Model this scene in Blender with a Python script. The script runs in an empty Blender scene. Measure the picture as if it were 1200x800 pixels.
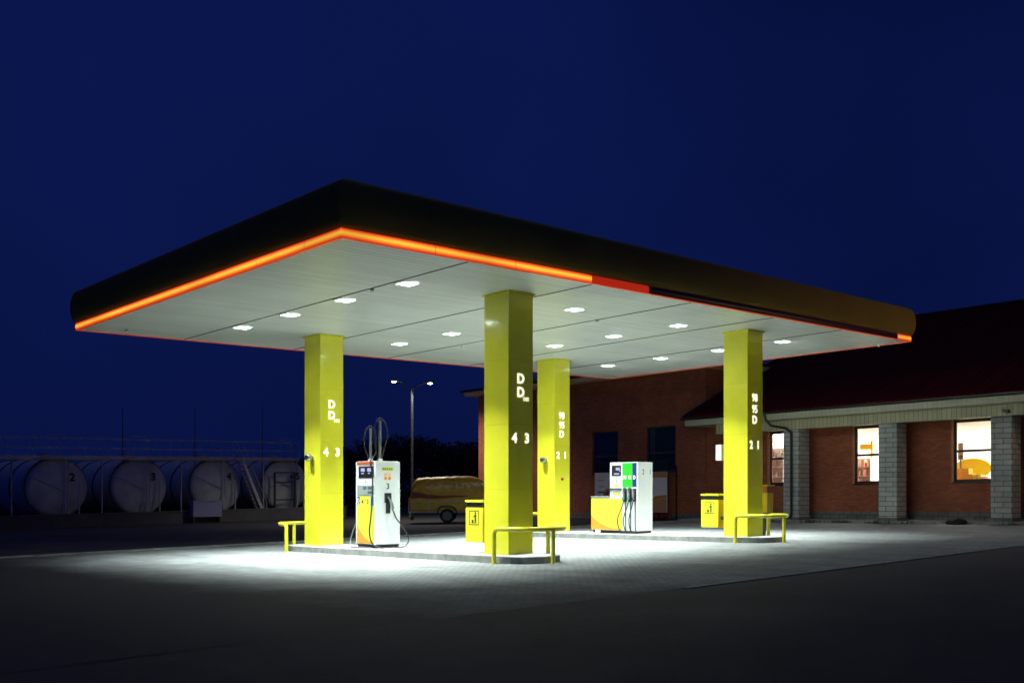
import bpy, bmesh, math, random
from math import sin, cos, pi, radians, sqrt, atan2
from mathutils import Vector, Matrix
random.seed(7)
D = bpy.data
SC = bpy.context.scene
COL = SC.collection
# ---------------------------------------------------------------- site frame
TH = .7478                      # camera heading, from +Y towards +X
CX, CY = -10.0887, -15.3147
SHEAR = .0187                   # all heights sheared, rising to the view's right, to match its tilted horizon
ST, CT = sin(TH), cos(TH)
def G(x, y):
    return SHEAR * ((x - CX) * CT - (y - CY) * ST)
H = 6.139
# ---------------------------------------------------------------- materials
def lin(c):
    return c / 12.92 if c <= .04045 else ((c + .055) / 1.055) ** 2.4
def rgb(h):
    return tuple(lin(int(h[i:i + 2], 16) / 255) for i in (0, 2, 4)) + (1,)
MATS = {}
def mat(name, col, rough=.5, metal=0, coat=0, noise=0, nscale=6, bump=0, bscale=40, emit=None, estr=1, spec=.5, streak=0):
    if name in MATS: return MATS[name]
    m = D.materials.new(name); m.use_nodes = True
    nt = m.node_tree; b = nt.nodes['Principled BSDF']
    c = col if len(col) == 4 else tuple(col) + (1,)
    b.inputs['Base Color'].default_value = c
    b.inputs['Roughness'].default_value = rough
    b.inputs['Metallic'].default_value = metal
    b.inputs['Coat Weight'].default_value = coat
    b.inputs['Specular IOR Level'].default_value = spec
    if emit:
        b.inputs['Emission Color'].default_value = emit if len(emit) == 4 else tuple(emit) + (1,)
        b.inputs['Emission Strength'].default_value = estr
    if noise or bump or streak:
        tc = nt.nodes.new('ShaderNodeTexCoord')
    if noise:
        n = nt.nodes.new('ShaderNodeTexNoise'); n.inputs['Scale'].default_value = nscale; n.inputs['Detail'].default_value = 6
        n.inputs['Roughness'].default_value = .65
        mp = nt.nodes.new('ShaderNodeMapRange'); mp.inputs['From Min'].default_value = .3; mp.inputs['From Max'].default_value = .7
        mp.inputs['To Min'].default_value = 1 - noise; mp.inputs['To Max'].default_value = 1 + noise
        mx = nt.nodes.new('ShaderNodeMix'); mx.data_type = 'RGBA'; mx.blend_type = 'MULTIPLY'; mx.inputs[0].default_value = 1
        nt.links.new(tc.outputs['Object'], n.inputs['Vector']); nt.links.new(n.outputs['Fac'], mp.inputs['Value'])
        mx.inputs[6].default_value = c; nt.links.new(mp.outputs[0], mx.inputs[7]); nt.links.new(mx.outputs[2], b.inputs['Base Color'])
        rr = nt.nodes.new('ShaderNodeMapRange'); rr.inputs['To Min'].default_value = max(.02, rough * .75); rr.inputs['To Max'].default_value = min(1, rough * 1.3)
        nt.links.new(n.outputs['Fac'], rr.inputs['Value']); nt.links.new(rr.outputs[0], b.inputs['Roughness'])
    if bump:
        n2 = nt.nodes.new('ShaderNodeTexNoise'); n2.inputs['Scale'].default_value = bscale; n2.inputs['Detail'].default_value = 4
        bp = nt.nodes.new('ShaderNodeBump'); bp.inputs['Strength'].default_value = bump; bp.inputs['Distance'].default_value = .02
        nt.links.new(tc.outputs['Object'], n2.inputs['Vector']); nt.links.new(n2.outputs['Fac'], bp.inputs['Height']); nt.links.new(bp.outputs[0], b.inputs['Normal'])
    MATS[name] = m
    return m

def N(nt, t, **kw):
    n = nt.nodes.new(t)
    for k, v in kw.items():
        if k in n.inputs.keys() if isinstance(k, str) else False: n.inputs[k].default_value = v
        else: setattr(n, k, v)
    return n

def brickmat(name, c1, c2, mortar, w, h, msize, axes='YZ', bumps=.4, off=.5, rough=.85, noise=.25, spec=.3):
    """coursed masonry / pavers laid in the given plane, in metres"""
    m = D.materials.new(name); m.use_nodes = True; nt = m.node_tree; b = nt.nodes['Principled BSDF']
    b.inputs['Roughness'].default_value = rough; b.inputs['Specular IOR Level'].default_value = spec
    tc = nt.nodes.new('ShaderNodeTexCoord'); sp = nt.nodes.new('ShaderNodeSeparateXYZ'); cb = nt.nodes.new('ShaderNodeCombineXYZ')
    nt.links.new(tc.outputs['Object'], sp.inputs[0])
    if axes == 'WZ':     # any vertical face: run along x+y
        ad = nt.nodes.new('ShaderNodeMath'); ad.operation = 'ADD'
        nt.links.new(sp.outputs[0], ad.inputs[0]); nt.links.new(sp.outputs[1], ad.inputs[1]); nt.links.new(ad.outputs[0], cb.inputs[0])
        nt.links.new(sp.outputs[2], cb.inputs[1])
    else:
        nt.links.new(sp.outputs['XYZ'.index(axes[0])], cb.inputs[0]); nt.links.new(sp.outputs['XYZ'.index(axes[1])], cb.inputs[1])
    br = nt.nodes.new('ShaderNodeTexBrick')
    br.inputs['Scale'].default_value = 1; br.inputs['Brick Width'].default_value = w; br.inputs['Row Height'].default_value = h
    br.inputs['Mortar Size'].default_value = msize; br.inputs['Mortar Smooth'].default_value = .2; br.inputs['Bias'].default_value = 0
    br.offset = off
    br.inputs['Color1'].default_value = c1; br.inputs['Color2'].default_value = c2; br.inputs['Mortar'].default_value = mortar
    nt.links.new(cb.outputs[0], br.inputs['Vector'])
    n = nt.nodes.new('ShaderNodeTexNoise'); n.inputs['Scale'].default_value = .6; n.inputs['Detail'].default_value = 8; n.inputs['Roughness'].default_value = .7
    nt.links.new(tc.outputs['Object'], n.inputs['Vector'])
    mp = nt.nodes.new('ShaderNodeMapRange'); mp.inputs['From Min'].default_value = .3; mp.inputs['From Max'].default_value = .7
    mp.inputs['To Min'].default_value = 1 - noise; mp.inputs['To Max'].default_value = 1 + noise
    nt.links.new(n.outputs['Fac'], mp.inputs['Value'])
    mx = nt.nodes.new('ShaderNodeMix'); mx.data_type = 'RGBA'; mx.blend_type = 'MULTIPLY'; mx.inputs[0].default_value = 1
    nt.links.new(br.outputs['Color'], mx.inputs[6]); nt.links.new(mp.outputs[0], mx.inputs[7]); nt.links.new(mx.outputs[2], b.inputs['Base Color'])
    bp = nt.nodes.new('ShaderNodeBump'); bp.inputs['Strength'].default_value = bumps; bp.inputs['Distance'].default_value = .01; bp.invert = True
    nt.links.new(br.outputs['Fac'], bp.inputs['Height']); nt.links.new(bp.outputs[0], b.inputs['Normal'])
    MATS[name] = m
    return m

def plankmat(name, col, dark, pitch, axis, width=.06, rough=.45, spec=.5, metal=0, noise=.08, coat=0):
    """painted boards: thin dark joints every pitch metres across the given axis"""
    m = D.materials.new(name); m.use_nodes = True; nt = m.node_tree; b = nt.nodes['Principled BSDF']
    b.inputs['Roughness'].default_value = rough; b.inputs['Specular IOR Level'].default_value = spec; b.inputs['Metallic'].default_value = metal
    b.inputs['Coat Weight'].default_value = coat
    tc = nt.nodes.new('ShaderNodeTexCoord'); sp = nt.nodes.new('ShaderNodeSeparateXYZ'); nt.links.new(tc.outputs['Object'], sp.inputs[0])
    dv = nt.nodes.new('ShaderNodeMath'); dv.operation = 'DIVIDE'; dv.inputs[1].default_value = pitch
    if axis == 'W':
        ad = nt.nodes.new('ShaderNodeMath'); ad.operation = 'ADD'
        nt.links.new(sp.outputs[0], ad.inputs[0]); nt.links.new(sp.outputs[1], ad.inputs[1]); nt.links.new(ad.outputs[0], dv.inputs[0])
    else: nt.links.new(sp.outputs['XYZ'.index(axis)], dv.inputs[0])
    fr = nt.nodes.new('ShaderNodeMath'); fr.operation = 'FRACT'; nt.links.new(dv.outputs[0], fr.inputs[0])
    lt = nt.nodes.new('ShaderNodeMath'); lt.operation = 'LESS_THAN'; lt.inputs[1].default_value = width; nt.links.new(fr.outputs[0], lt.inputs[0])
    fl = nt.nodes.new('ShaderNodeMath'); fl.operation = 'FLOOR'; nt.links.new(dv.outputs[0], fl.inputs[0])
    wn = nt.nodes.new('ShaderNodeTexWhiteNoise'); wn.noise_dimensions = '1D'; nt.links.new(fl.outputs[0], wn.inputs['W'])
    mp = nt.nodes.new('ShaderNodeMapRange'); mp.inputs['To Min'].default_value = 1 - noise; mp.inputs['To Max'].default_value = 1 + noise
    nt.links.new(wn.outputs['Value'], mp.inputs['Value'])
    mx = nt.nodes.new('ShaderNodeMix'); mx.data_type = 'RGBA'; nt.links.new(lt.outputs[0], mx.inputs[0]); mx.inputs[6].default_value = col; mx.inputs[7].default_value = dark
    m2 = nt.nodes.new('ShaderNodeMix'); m2.data_type = 'RGBA'; m2.blend_type = 'MULTIPLY'; m2.inputs[0].default_value = 1
    nt.links.new(mx.outputs[2], m2.inputs[6]); nt.links.new(mp.outputs[0], m2.inputs[7])
    # grime
    n = nt.nodes.new('ShaderNodeTexNoise'); n.inputs['Scale'].default_value = .35; n.inputs['Detail'].default_value = 6; nt.links.new(tc.outputs['Object'], n.inputs['Vector'])
    mp2 = nt.nodes.new('ShaderNodeMapRange'); mp2.inputs['From Min'].default_value = .35; mp2.inputs['From Max'].default_value = .7; mp2.inputs['To Min'].default_value = 1.04; mp2.inputs['To Max'].default_value = .85
    nt.links.new(n.outputs['Fac'], mp2.inputs['Value'])
    m3 = nt.nodes.new('ShaderNodeMix'); m3.data_type = 'RGBA'; m3.blend_type = 'MULTIPLY'; m3.inputs[0].default_value = 1
    nt.links.new(m2.outputs[2], m3.inputs[6]); nt.links.new(mp2.outputs[0], m3.inputs[7]); nt.links.new(m3.outputs[2], b.inputs['Base Color'])
    bp = nt.nodes.new('ShaderNodeBump'); bp.inputs['Strength'].default_value = .5; bp.inputs['Distance'].default_value = .01; bp.invert = True
    nt.links.new(lt.outputs[0], bp.inputs['Height']); nt.links.new(bp.outputs[0], b.inputs['Normal'])
    MATS[name] = m
    return m

YEL = (.80, .765, .04, 1)
M_col = mat('column_yellow_paint', YEL, .16, coat=.3, noise=.05, nscale=1.5)
M_rail = mat('rail_yellow_paint', (.80, .74, .03, 1), .3, noise=.12, nscale=8, coat=.2)
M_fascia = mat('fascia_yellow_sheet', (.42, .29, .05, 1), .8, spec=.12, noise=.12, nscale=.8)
M_ceil = plankmat('ceiling_boards', (.70, .73, .68, 1), (.38, .40, .37, 1), .2, 'Y', .08, .38, noise=.05)
M_seam = mat('ceiling_joint_dark', (.05, .055, .05, 1), .6)
M_lens = mat('lamp_lens_lit', (.9, .9, .9, 1), .3, emit=(.86, .96, 1, 1), estr=18)
M_white = mat('white_powder_coat', (.74, .78, .77, 1), .32, noise=.04, nscale=3)
M_whitetrim = mat('white_trim', (.8, .82, .82, 1), .4)
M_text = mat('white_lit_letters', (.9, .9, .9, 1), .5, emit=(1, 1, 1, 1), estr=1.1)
M_black = mat('black_plastic', (.012, .012, .014, 1), .4)
M_rubber = mat('black_rubber', (.012, .012, .013, 1), .55)
M_steel = mat('brushed_steel', (.45, .47, .5, 1), .3, metal=.8)
M_grey = mat('grey_metal', (.2, .21, .22, 1), .45, noise=.1)
M_dgrey = mat('dark_grey_metal', (.045, .048, .05, 1), .5)
M_ink = mat('black_ink', (.015, .015, .015, 1), .6)
M_kerb = mat('kerb_concrete', (.28, .29, .27, 1), .8, noise=.35, nscale=3, bump=.4, bscale=60)
M_islandtop = mat('island_concrete', (.42, .42, .42, 1), .75, noise=.15, nscale=2, bump=.2, bscale=80)
M_screen = mat('lit_screen', (.02, .02, .03, 1), .2, emit=(.55, .55, .95, 1), estr=1.0)
M_green = mat('green_panel', (.03, .62, .03, 1), .35)
M_blue = mat('indigo_panel', (.03, .035, .16, 1), .35)
M_lblue = mat('light_blue_sticker', (.06, .2, .75, 1), .4)
M_lime = mat('lime_panel', (.68, .72, .05, 1), .35)
M_orange = mat('orange_swoosh', (.75, .30, .03, 1), .35)
M_red = mat('red_plastic', (.5, .02, .02, 1), .35)
M_redtop = mat('orange_red_trim', (.62, .12, .05, 1), .4)
M_hose = mat('black_hose', (.02, .02, .024, 1), .28)
M_greenhose = mat('green_nozzle', (.02, .3, .12, 1), .35)
M_brick = brickmat('red_brick', (.48, .135, .065, 1), (.34, .09, .045, 1), (.19, .10, .07, 1), .26, .077, .011, 'WZ', .5)
M_stone = brickmat('grey_stone_blocks', (.5, .53, .51, 1), (.38, .41, .40, 1), (.13, .13, .13, 1), .62, .2, .014, 'WZ', .8)
M_plinth = brickmat('plinth_blocks', (.2, .2, .19, 1), (.15, .15, .145, 1), (.07, .07, .07, 1), .42, .2, .014, 'WZ', .8)
M_roof = plankmat('maroon_ribbed_roof', (.085, .007, .012, 1), (.03, .003, .005, 1), .3, 'Y', .14, .85, spec=.03, noise=.15)
M_roofd = mat('dark_roof_sheet', (.03, .02, .02, 1), .6)
M_board = plankmat('beige_boards', (.52, .50, .32, 1), (.22, .20, .13, 1), .19, 'W', .1, .55, noise=.08)
M_cream = plankmat('cream_fascia_board', (.55, .55, .42, 1), (.32, .32, .24, 1), .19, 'W', .06, .5, noise=.05)
M_eave = mat('weathered_beige_eave', (.78, .56, .38, 1), .7, noise=.15)
M_frame = mat('dark_brown_window_frame', (.022, .012, .008, 1), .5)
M_jamb = mat('varnished_wood_trim', (.55, .20, .08, 1), .4, noise=.2, nscale=10)
M_gutter = mat('black_gutter', (.02, .02, .02, 1), .35)
M_inner = mat('room_white_wall', (.78, .76, .70, 1), .8, noise=.04)
M_foliage = mat('night_foliage', (.035, .05, .02, 1), .8, noise=.5, nscale=2)
M_bark = mat('bark', (.05, .04, .03, 1), .9)
M_tank = mat('tank_pale_steel', (.62, .66, .64, 1), .5, metal=0, noise=.2, nscale=1.2, bump=.08, bscale=3)
M_tankdark = mat('tank_band_dark', (.05, .06, .07, 1), .6)
M_galv = mat('galvanised_steel', (.6, .62, .62, 1), .5, metal=.3, noise=.1)
M_bund = mat('bund_wall_concrete', (.10, .10, .10, 1), .85, noise=.3, nscale=.8)
M_tire = mat('tyre_rubber', (.018, .018, .018, 1), .8, bump=.3, bscale=50)
M_tarp = mat('yellow_shiny_tarpaulin', (.86, .52, .025, 1), .42, noise=.2, nscale=2.5, bump=.6, bscale=7, coat=.1)
M_tbody = mat('trailer_yellow_sheet', (.78, .55, .05, 1), .4, noise=.15, nscale=3)
M_binside = mat('orange_yellow_plastic', (.72, .45, .02, 1), .4)
M_weed = mat('weed_green', (.03, .09, .02, 1), .7)
M_cage = mat('painted_mesh_dark', (.03, .03, .03, 1), .8, spec=.1)

def glassmat(name, tint, rough=.03):
    m = D.materials.new(name); m.use_nodes = True; nt = m.node_tree
    for n in list(nt.nodes):
        if n.type == 'BSDF_PRINCIPLED': nt.nodes.remove(n)
    out = [n for n in nt.nodes if n.type == 'OUTPUT_MATERIAL'][0]
    tr = nt.nodes.new('ShaderNodeBsdfTransparent'); tr.inputs[0].default_value = tint
    gl = nt.nodes.new('ShaderNodeBsdfGlossy'); gl.inputs['Roughness'].default_value = rough
    fr = nt.nodes.new('ShaderNodeFresnel'); fr.inputs[0].default_value = 1.45
    mx = nt.nodes.new('ShaderNodeMixShader')
    nt.links.new(fr.outputs[0], mx.inputs[0]); nt.links.new(tr.outputs[0], mx.inputs[1]); nt.links.new(gl.outputs[0], mx.inputs[2]); nt.links.new(mx.outputs[0], out.inputs[0])
    return m
M_glass = glassmat('window_glass', (.96, .97, .96, 1))
M_dglass = glassmat('dark_window_glass', (.55, .62, .62, 1))

def striplit(name, gap_from=None):
    """backlit orange strip: bright yellow tube in the middle, orange towards the edges, small joints"""
    m = D.materials.new(name); m.use_nodes = True; nt = m.node_tree; b = nt.nodes['Principled BSDF']
    b.inputs['Base Color'].default_value = (.5, .08, .01, 1); b.inputs['Roughness'].default_value = .4
    at = nt.nodes.new('ShaderNodeAttribute'); at.attribute_name = 'prof'
    cr = nt.nodes.new('ShaderNodeValToRGB')
    e = cr.color_ramp.elements
    e[0].position = 0; e[0].color = (.75, .045, .005, 1)
    e[1].position = .5; e[1].color = (1.0, .58, .05, 1)
    k = e.new(1); k.color = (.75, .045, .005, 1)
    k = e.new(.16); k.color = (.95, .10, .012, 1)
    k = e.new(.3); k.color = (1.0, .36, .03, 1)
    k = e.new(.7); k.color = (1.0, .36, .03, 1)
    k = e.new(.84); k.color = (.95, .10, .012, 1)
    nt.links.new(at.outputs['Fac'], cr.inputs[0])
    tc = nt.nodes.new('ShaderNodeTexCoord'); n = nt.nodes.new('ShaderNodeTexNoise'); n.inputs['Scale'].default_value = .45
    nt.links.new(tc.outputs['Object'], n.inputs['Vector'])
    mp = nt.nodes.new('ShaderNodeMapRange'); mp.inputs['From Min'].default_value = .35; mp.inputs['From Max'].default_value = .65; mp.inputs['To Min'].default_value = .8; mp.inputs['To Max'].default_value = 1.25
    nt.links.new(n.outputs['Fac'], mp.inputs['Value'])
    nt.links.new(cr.outputs[0], b.inputs['Emission Color']); nt.links.new(mp.outputs[0], b.inputs['Emission Strength'])
    MATS[name] = m
    return m
M_strip = striplit('led_strip_lit')
M_stripdim = mat('led_strip_dim_red', (.3, .03, .01, 1), .4, emit=(.5, .02, .005, 1), estr=.75)
M_stripoff = mat('led_strip_dark', (.13, .012, .006, 1), .35)
M_striplip = mat('strip_lip_glow', (.5, .06, .02, 1), .4, emit=(.75, .08, .01, 1), estr=.4)
M_winlit = None

def ground_mat(name, col, rough, noise, extra=None):
    m = D.materials.new(name); m.use_nodes = True; nt = m.node_tree; b = nt.nodes['Principled BSDF']
    b.inputs['Specular IOR Level'].default_value = .3
    tc = nt.nodes.new('ShaderNodeTexCoord')
    n1 = nt.nodes.new('ShaderNodeTexNoise'); n1.inputs['Scale'].default_value = .25; n1.inputs['Detail'].default_value = 8; n1.inputs['Roughness'].default_value = .7
    n2 = nt.nodes.new('ShaderNodeTexNoise'); n2.inputs['Scale'].default_value = 22; n2.inputs['Detail'].default_value = 9; n2.inputs['Roughness'].default_value = .8
    for n in (n1, n2): nt.links.new(tc.outputs['Object'], n.inputs['Vector'])
    mp = nt.nodes.new('ShaderNodeMapRange'); mp.inputs['From Min'].default_value = .3; mp.inputs['From Max'].default_value = .7; mp.inputs['To Min'].default_value = 1 - noise; mp.inputs['To Max'].default_value = 1 + noise
    nt.links.new(n1.outputs['Fac'], mp.inputs['Value'])
    mp2 = nt.nodes.new('ShaderNodeMapRange'); mp2.inputs['From Min'].default_value = .3; mp2.inputs['From Max'].default_value = .7; mp2.inputs['To Min'].default_value = .55; mp2.inputs['To Max'].default_value = 1.45
    nt.links.new(n2.outputs['Fac'], mp2.inputs['Value'])
    a = nt.nodes.new('ShaderNodeMath'); a.operation = 'MULTIPLY'; nt.links.new(mp.outputs[0], a.inputs[0]); nt.links.new(mp2.outputs[0], a.inputs[1])
    mx = nt.nodes.new('ShaderNodeMix'); mx.data_type = 'RGBA'; mx.blend_type = 'MULTIPLY'; mx.inputs[0].default_value = 1
    mx.inputs[6].default_value = col; nt.links.new(a.outputs[0], mx.inputs[7]); nt.links.new(mx.outputs[2], b.inputs['Base Color'])
    b.inputs['Roughness'].default_value = rough
    bp = nt.nodes.new('ShaderNodeBump'); bp.inputs['Strength'].default_value = .35; bp.inputs['Distance'].default_value = .01
    nt.links.new(n2.outputs['Fac'], bp.inputs['Height']); nt.links.new(bp.outputs[0], b.inputs['Normal'])
    MATS[name] = m
    return m
M_asphalt = ground_mat('dark_asphalt', (.05, .05, .05, 1), .85, .38)
M_field = ground_mat('dry_ground', (.045, .045, .035, 1), .95, .3)

def paving_mat():
    m = brickmat('concrete_pavers', (.30, .315, .32, 1), (.23, .245, .25, 1), (.12, .13, .13, 1), .21, .105, .008, 'XY', .5, rough=.85, noise=.12)
    nt = m.node_tree; b = nt.nodes['Principled BSDF']
    src = b.inputs['Base Color'].links[0].from_socket
    tc = [n for n in nt.nodes if n.type == 'TEX_COORD'][0]
    # wheel tracks running along Y, oil stains, patches of worn block
    n1 = nt.nodes.new('ShaderNodeTexNoise'); n1.inputs['Scale'].default_value = 1.0; n1.inputs['Detail'].default_value = 9; n1.inputs['Roughness'].default_value = .72
    mpn = nt.nodes.new('ShaderNodeMapping'); mpn.inputs['Scale'].default_value = (1.1, .25, 1)
    nt.links.new(tc.outputs['Object'], mpn.inputs[0]); nt.links.new(mpn.outputs[0], n1.inputs['Vector'])
    mp = nt.nodes.new('ShaderNodeMapRange'); mp.inputs['From Min'].default_value = .32; mp.inputs['From Max'].default_value = .62; mp.inputs['To Min'].default_value = .72; mp.inputs['To Max'].default_value = 1.08
    nt.links.new(n1.outputs['Fac'], mp.inputs['Value'])
    mx = nt.nodes.new('ShaderNodeMix'); mx.data_type = 'RGBA'; mx.blend_type = 'MULTIPLY'; mx.inputs[0].default_value = 1
    nt.links.new(src, mx.inputs[6]); nt.links.new(mp.outputs[0], mx.inputs[7])
    v = nt.nodes.new('ShaderNodeTexVoronoi'); v.inputs['Scale'].default_value = .55; nt.links.new(tc.outputs['Object'], v.inputs['Vector'])
    mv = nt.nodes.new('ShaderNodeMapRange'); mv.inputs['From Min'].default_value = .05; mv.inputs['From Max'].default_value = .3; mv.inputs['To Min'].default_value = .72; mv.inputs['To Max'].default_value = 1
    nt.links.new(v.outputs['Distance'], mv.inputs['Value'])
    m2 = nt.nodes.new('ShaderNodeMix'); m2.data_type = 'RGBA'; m2.blend_type = 'MULTIPLY'; m2.inputs[0].default_value = 1
    nt.links.new(mx.outputs[2], m2.inputs[6]); nt.links.new(mv.outputs[0], m2.inputs[7]); # blocks darkened towards the west corner: painted shade beyond the lamp pool
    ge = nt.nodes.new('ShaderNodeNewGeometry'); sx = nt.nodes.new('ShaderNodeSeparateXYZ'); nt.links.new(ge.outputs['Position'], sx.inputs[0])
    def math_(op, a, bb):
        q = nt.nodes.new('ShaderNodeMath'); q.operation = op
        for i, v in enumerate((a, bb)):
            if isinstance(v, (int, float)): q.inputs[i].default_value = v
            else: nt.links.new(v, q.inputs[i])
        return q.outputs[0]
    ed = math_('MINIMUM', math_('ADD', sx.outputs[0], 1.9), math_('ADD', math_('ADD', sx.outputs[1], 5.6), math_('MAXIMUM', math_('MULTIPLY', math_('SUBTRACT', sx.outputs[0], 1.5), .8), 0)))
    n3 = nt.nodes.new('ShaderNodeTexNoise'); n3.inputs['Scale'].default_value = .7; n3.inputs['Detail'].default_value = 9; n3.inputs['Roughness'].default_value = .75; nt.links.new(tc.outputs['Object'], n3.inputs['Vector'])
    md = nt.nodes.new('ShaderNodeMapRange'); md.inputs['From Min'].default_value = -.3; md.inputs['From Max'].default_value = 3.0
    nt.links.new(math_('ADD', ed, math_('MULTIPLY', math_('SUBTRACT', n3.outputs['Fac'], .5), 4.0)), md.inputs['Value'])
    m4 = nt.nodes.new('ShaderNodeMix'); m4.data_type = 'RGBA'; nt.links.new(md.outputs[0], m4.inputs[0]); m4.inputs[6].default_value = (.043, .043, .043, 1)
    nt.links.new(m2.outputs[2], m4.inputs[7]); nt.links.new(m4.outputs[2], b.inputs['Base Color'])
    return m
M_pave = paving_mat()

# ---------------------------------------------------------------- geometry helpers
class MB:
    """collects shapes in one vertex list; build() links them as ONE mesh"""
    def __init__(s): s.v = []; s.f = []; s.prof = {}; s.sm = []
    def add(s, vs, fs, smooth=False):
        k = len(s.v); s.v += [tuple(q) for q in vs]
        for f in fs: s.f.append(tuple(i + k for i in f)); s.sm.append(smooth)
        return k
    def box(s, x0, x1, y0, y1, z0, z1, bev=0):
        if bev:
            bm = bmesh.new(); bmesh.ops.create_cube(bm, size=1)
            for v in bm.verts: v.co = Vector(((x0 + x1) / 2 + v.co.x * (x1 - x0), (y0 + y1) / 2 + v.co.y * (y1 - y0), (z0 + z1) / 2 + v.co.z * (z1 - z0)))
            bmesh.ops.bevel(bm, geom=list(bm.edges), offset=bev, segments=2, affect='EDGES', profile=.6)
            bm.verts.index_update(); vs = [v.co[:] for v in bm.verts]; fs = [[v.index for v in f.verts] for f in bm.faces]; bm.free()
            s.add(vs, fs); return s
        vs = [(x0, y0, z0), (x1, y0, z0), (x1, y1, z0), (x0, y1, z0), (x0, y0, z1), (x1, y0, z1), (x1, y1, z1), (x0, y1, z1)]
        s.add(vs, [(0, 3, 2, 1), (4, 5, 6, 7), (0, 1, 5, 4), (1, 2, 6, 5), (2, 3, 7, 6), (3, 0, 4, 7)])
        return s
    def tube(s, pts, r, n=10, cap=True, rs=None):
        pts = [Vector(p) for p in pts]; rings = []
        up = Vector((0, 0, 1))
        for i, p in enumerate(pts):
            if i == 0: t = pts[1] - p
            elif i == len(pts) - 1: t = p - pts[i - 1]
            else: t = (pts[i + 1] - p).normalized() + (p - pts[i - 1]).normalized()
            t.normalize()
            a = t.cross(up if abs(t.dot(up)) < .98 else Vector((1, 0, 0))).normalized() if i == 0 else (a - t * a.dot(t)).normalized()
            bb = t.cross(a); rr = rs[i] if rs else r
            rings.append([p + (a * cos(2 * pi * k / n) + bb * sin(2 * pi * k / n)) * rr for k in range(n)])
        vs = [q for R in rings for q in R]; fs = []
        for i in range(len(rings) - 1):
            for k in range(n):
                fs.append((i * n + k, i * n + (k + 1) % n, (i + 1) * n + (k + 1) % n, (i + 1) * n + k))
        s.add(vs, fs, True)
        if cap:
            m = len(rings) - 1
            s.add(rings[0], [tuple(range(n))[::-1]]); s.add(rings[m], [tuple(range(n))])
        return s
    def prism(s, poly, z0, z1):
        n = len(poly); vs = [(x, y, z0) for x, y in poly] + [(x, y, z1) for x, y in poly]
        s.add(vs, [tuple(range(n))[::-1], tuple(range(n, 2 * n))] + [(i, (i + 1) % n, n + (i + 1) % n, n + i) for i in range(n)])
        return s
    def extr(s, poly, axis, a0, a1):
        """poly in the plane perpendicular to axis ('X': (y,z), 'Y': (x,z)), from a0 to a1"""
        n = len(poly); f = (lambda p, a: (a, p[0], p[1])) if axis == 'X' else (lambda p, a: (p[0], a, p[1]))
        vs = [f(p, a0) for p in poly] + [f(p, a1) for p in poly]
        s.add(vs, [tuple(range(n))[::-1], tuple(range(n, 2 * n))] + [(i, (i + 1) % n, n + (i + 1) % n, n + i) for i in range(n)])
        return s
    def ball(s, c, r, sx=1, sy=1, sz=1, n=16, m=10):
        vs = []; fs = []
        for i in range(m + 1):
            ph = pi * i / m
            for k in range(n):
                a = 2 * pi * k / n
                vs.append((c[0] + r * sx * sin(ph) * cos(a), c[1] + r * sy * sin(ph) * sin(a), c[2] + r * sz * cos(ph)))
        for i in range(m):
            for k in range(n): fs.append((i * n + k, (i + 1) * n + k, (i + 1) * n + (k + 1) % n, i * n + (k + 1) % n))
        s.add(vs, fs, True); return s
    def cyl(s, c, axis, r, a0, a1, n=32):
        """closed cylinder; c = centre in the other two coordinates"""
        P = []
        for k in range(n):
            a = 2 * pi * k / n; u, v = r * cos(a), r * sin(a)
            P.append((c[0] + u, c[1] + v))
        f = {'X': lambda p, a: (a, p[0], p[1]), 'Y': lambda p, a: (p[0], a, p[1]), 'Z': lambda p, a: (p[0], p[1], a)}[axis]
        k0 = s.add([f(p, a0) for p in P] + [f(p, a1) for p in P], [(i, (i + 1) % n, n + (i + 1) % n, n + i) for i in range(n)], True)
        s.add([f(p, a0) for p in P], [tuple(range(n))[::-1]]); s.add([f(p, a1) for p in P], [tuple(range(n))])
        return s
    def build(s, name, m, parent=None, tilt=False, loc=None, attr=None):
        base = Vector((0, 0, 0))
        if tilt:
            base = parent_world(parent) if parent else Vector((0, 0, 0))
            vs = [(x - base.x, y - base.y, z + G(x, y) - base.z) for x, y, z in s.v]
        else: vs = s.v
        me = D.meshes.new(name); me.from_pydata(vs, [], s.f)
        for p, sm in zip(me.polygons, s.sm): p.use_smooth = sm
        bm = bmesh.new(); bm.from_mesh(me); bmesh.ops.recalc_face_normals(bm, faces=bm.faces[:]); bm.to_mesh(me); bm.free()
        if attr:
            a = me.attributes.new('prof', 'FLOAT', 'POINT')
            for i, q in enumerate(attr): a.data[i].value = q
        me.materials.append(m)
        o = D.objects.new(name, me); COL.objects.link(o)
        if parent: o.parent = parent
        if loc is not None: o.location = loc
        return o
def parent_world(p):
    v = Vector((0, 0, 0))
    while p: v += p.location; p = p.parent
    return v
def tag(o, label, cat, group=None):
    o['label'] = label; o['category'] = cat
    if group: o['group'] = group
    return o
def thing(name, label, cat, x=0, y=0, z=0, rz=0, group=None):
    o = D.objects.new(name, None); COL.objects.link(o); o.empty_display_size = .3
    o.location = (x, y, z + G(x, y)); o.rotation_euler = (0, 0, rz)
    return tag(o, label, cat, group)
def struct(o): o['kind'] = 'structure'; return o
def copy_tree(o, loc, label):
    r = o.copy(); COL.objects.link(r); r.location = loc; r['label'] = label
    for ch in list(o.children):
        c = ch.copy(); COL.objects.link(c); c.parent = r
        for g in ch.children:
            d = g.copy(); COL.objects.link(d); d.parent = c
    return r

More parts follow.
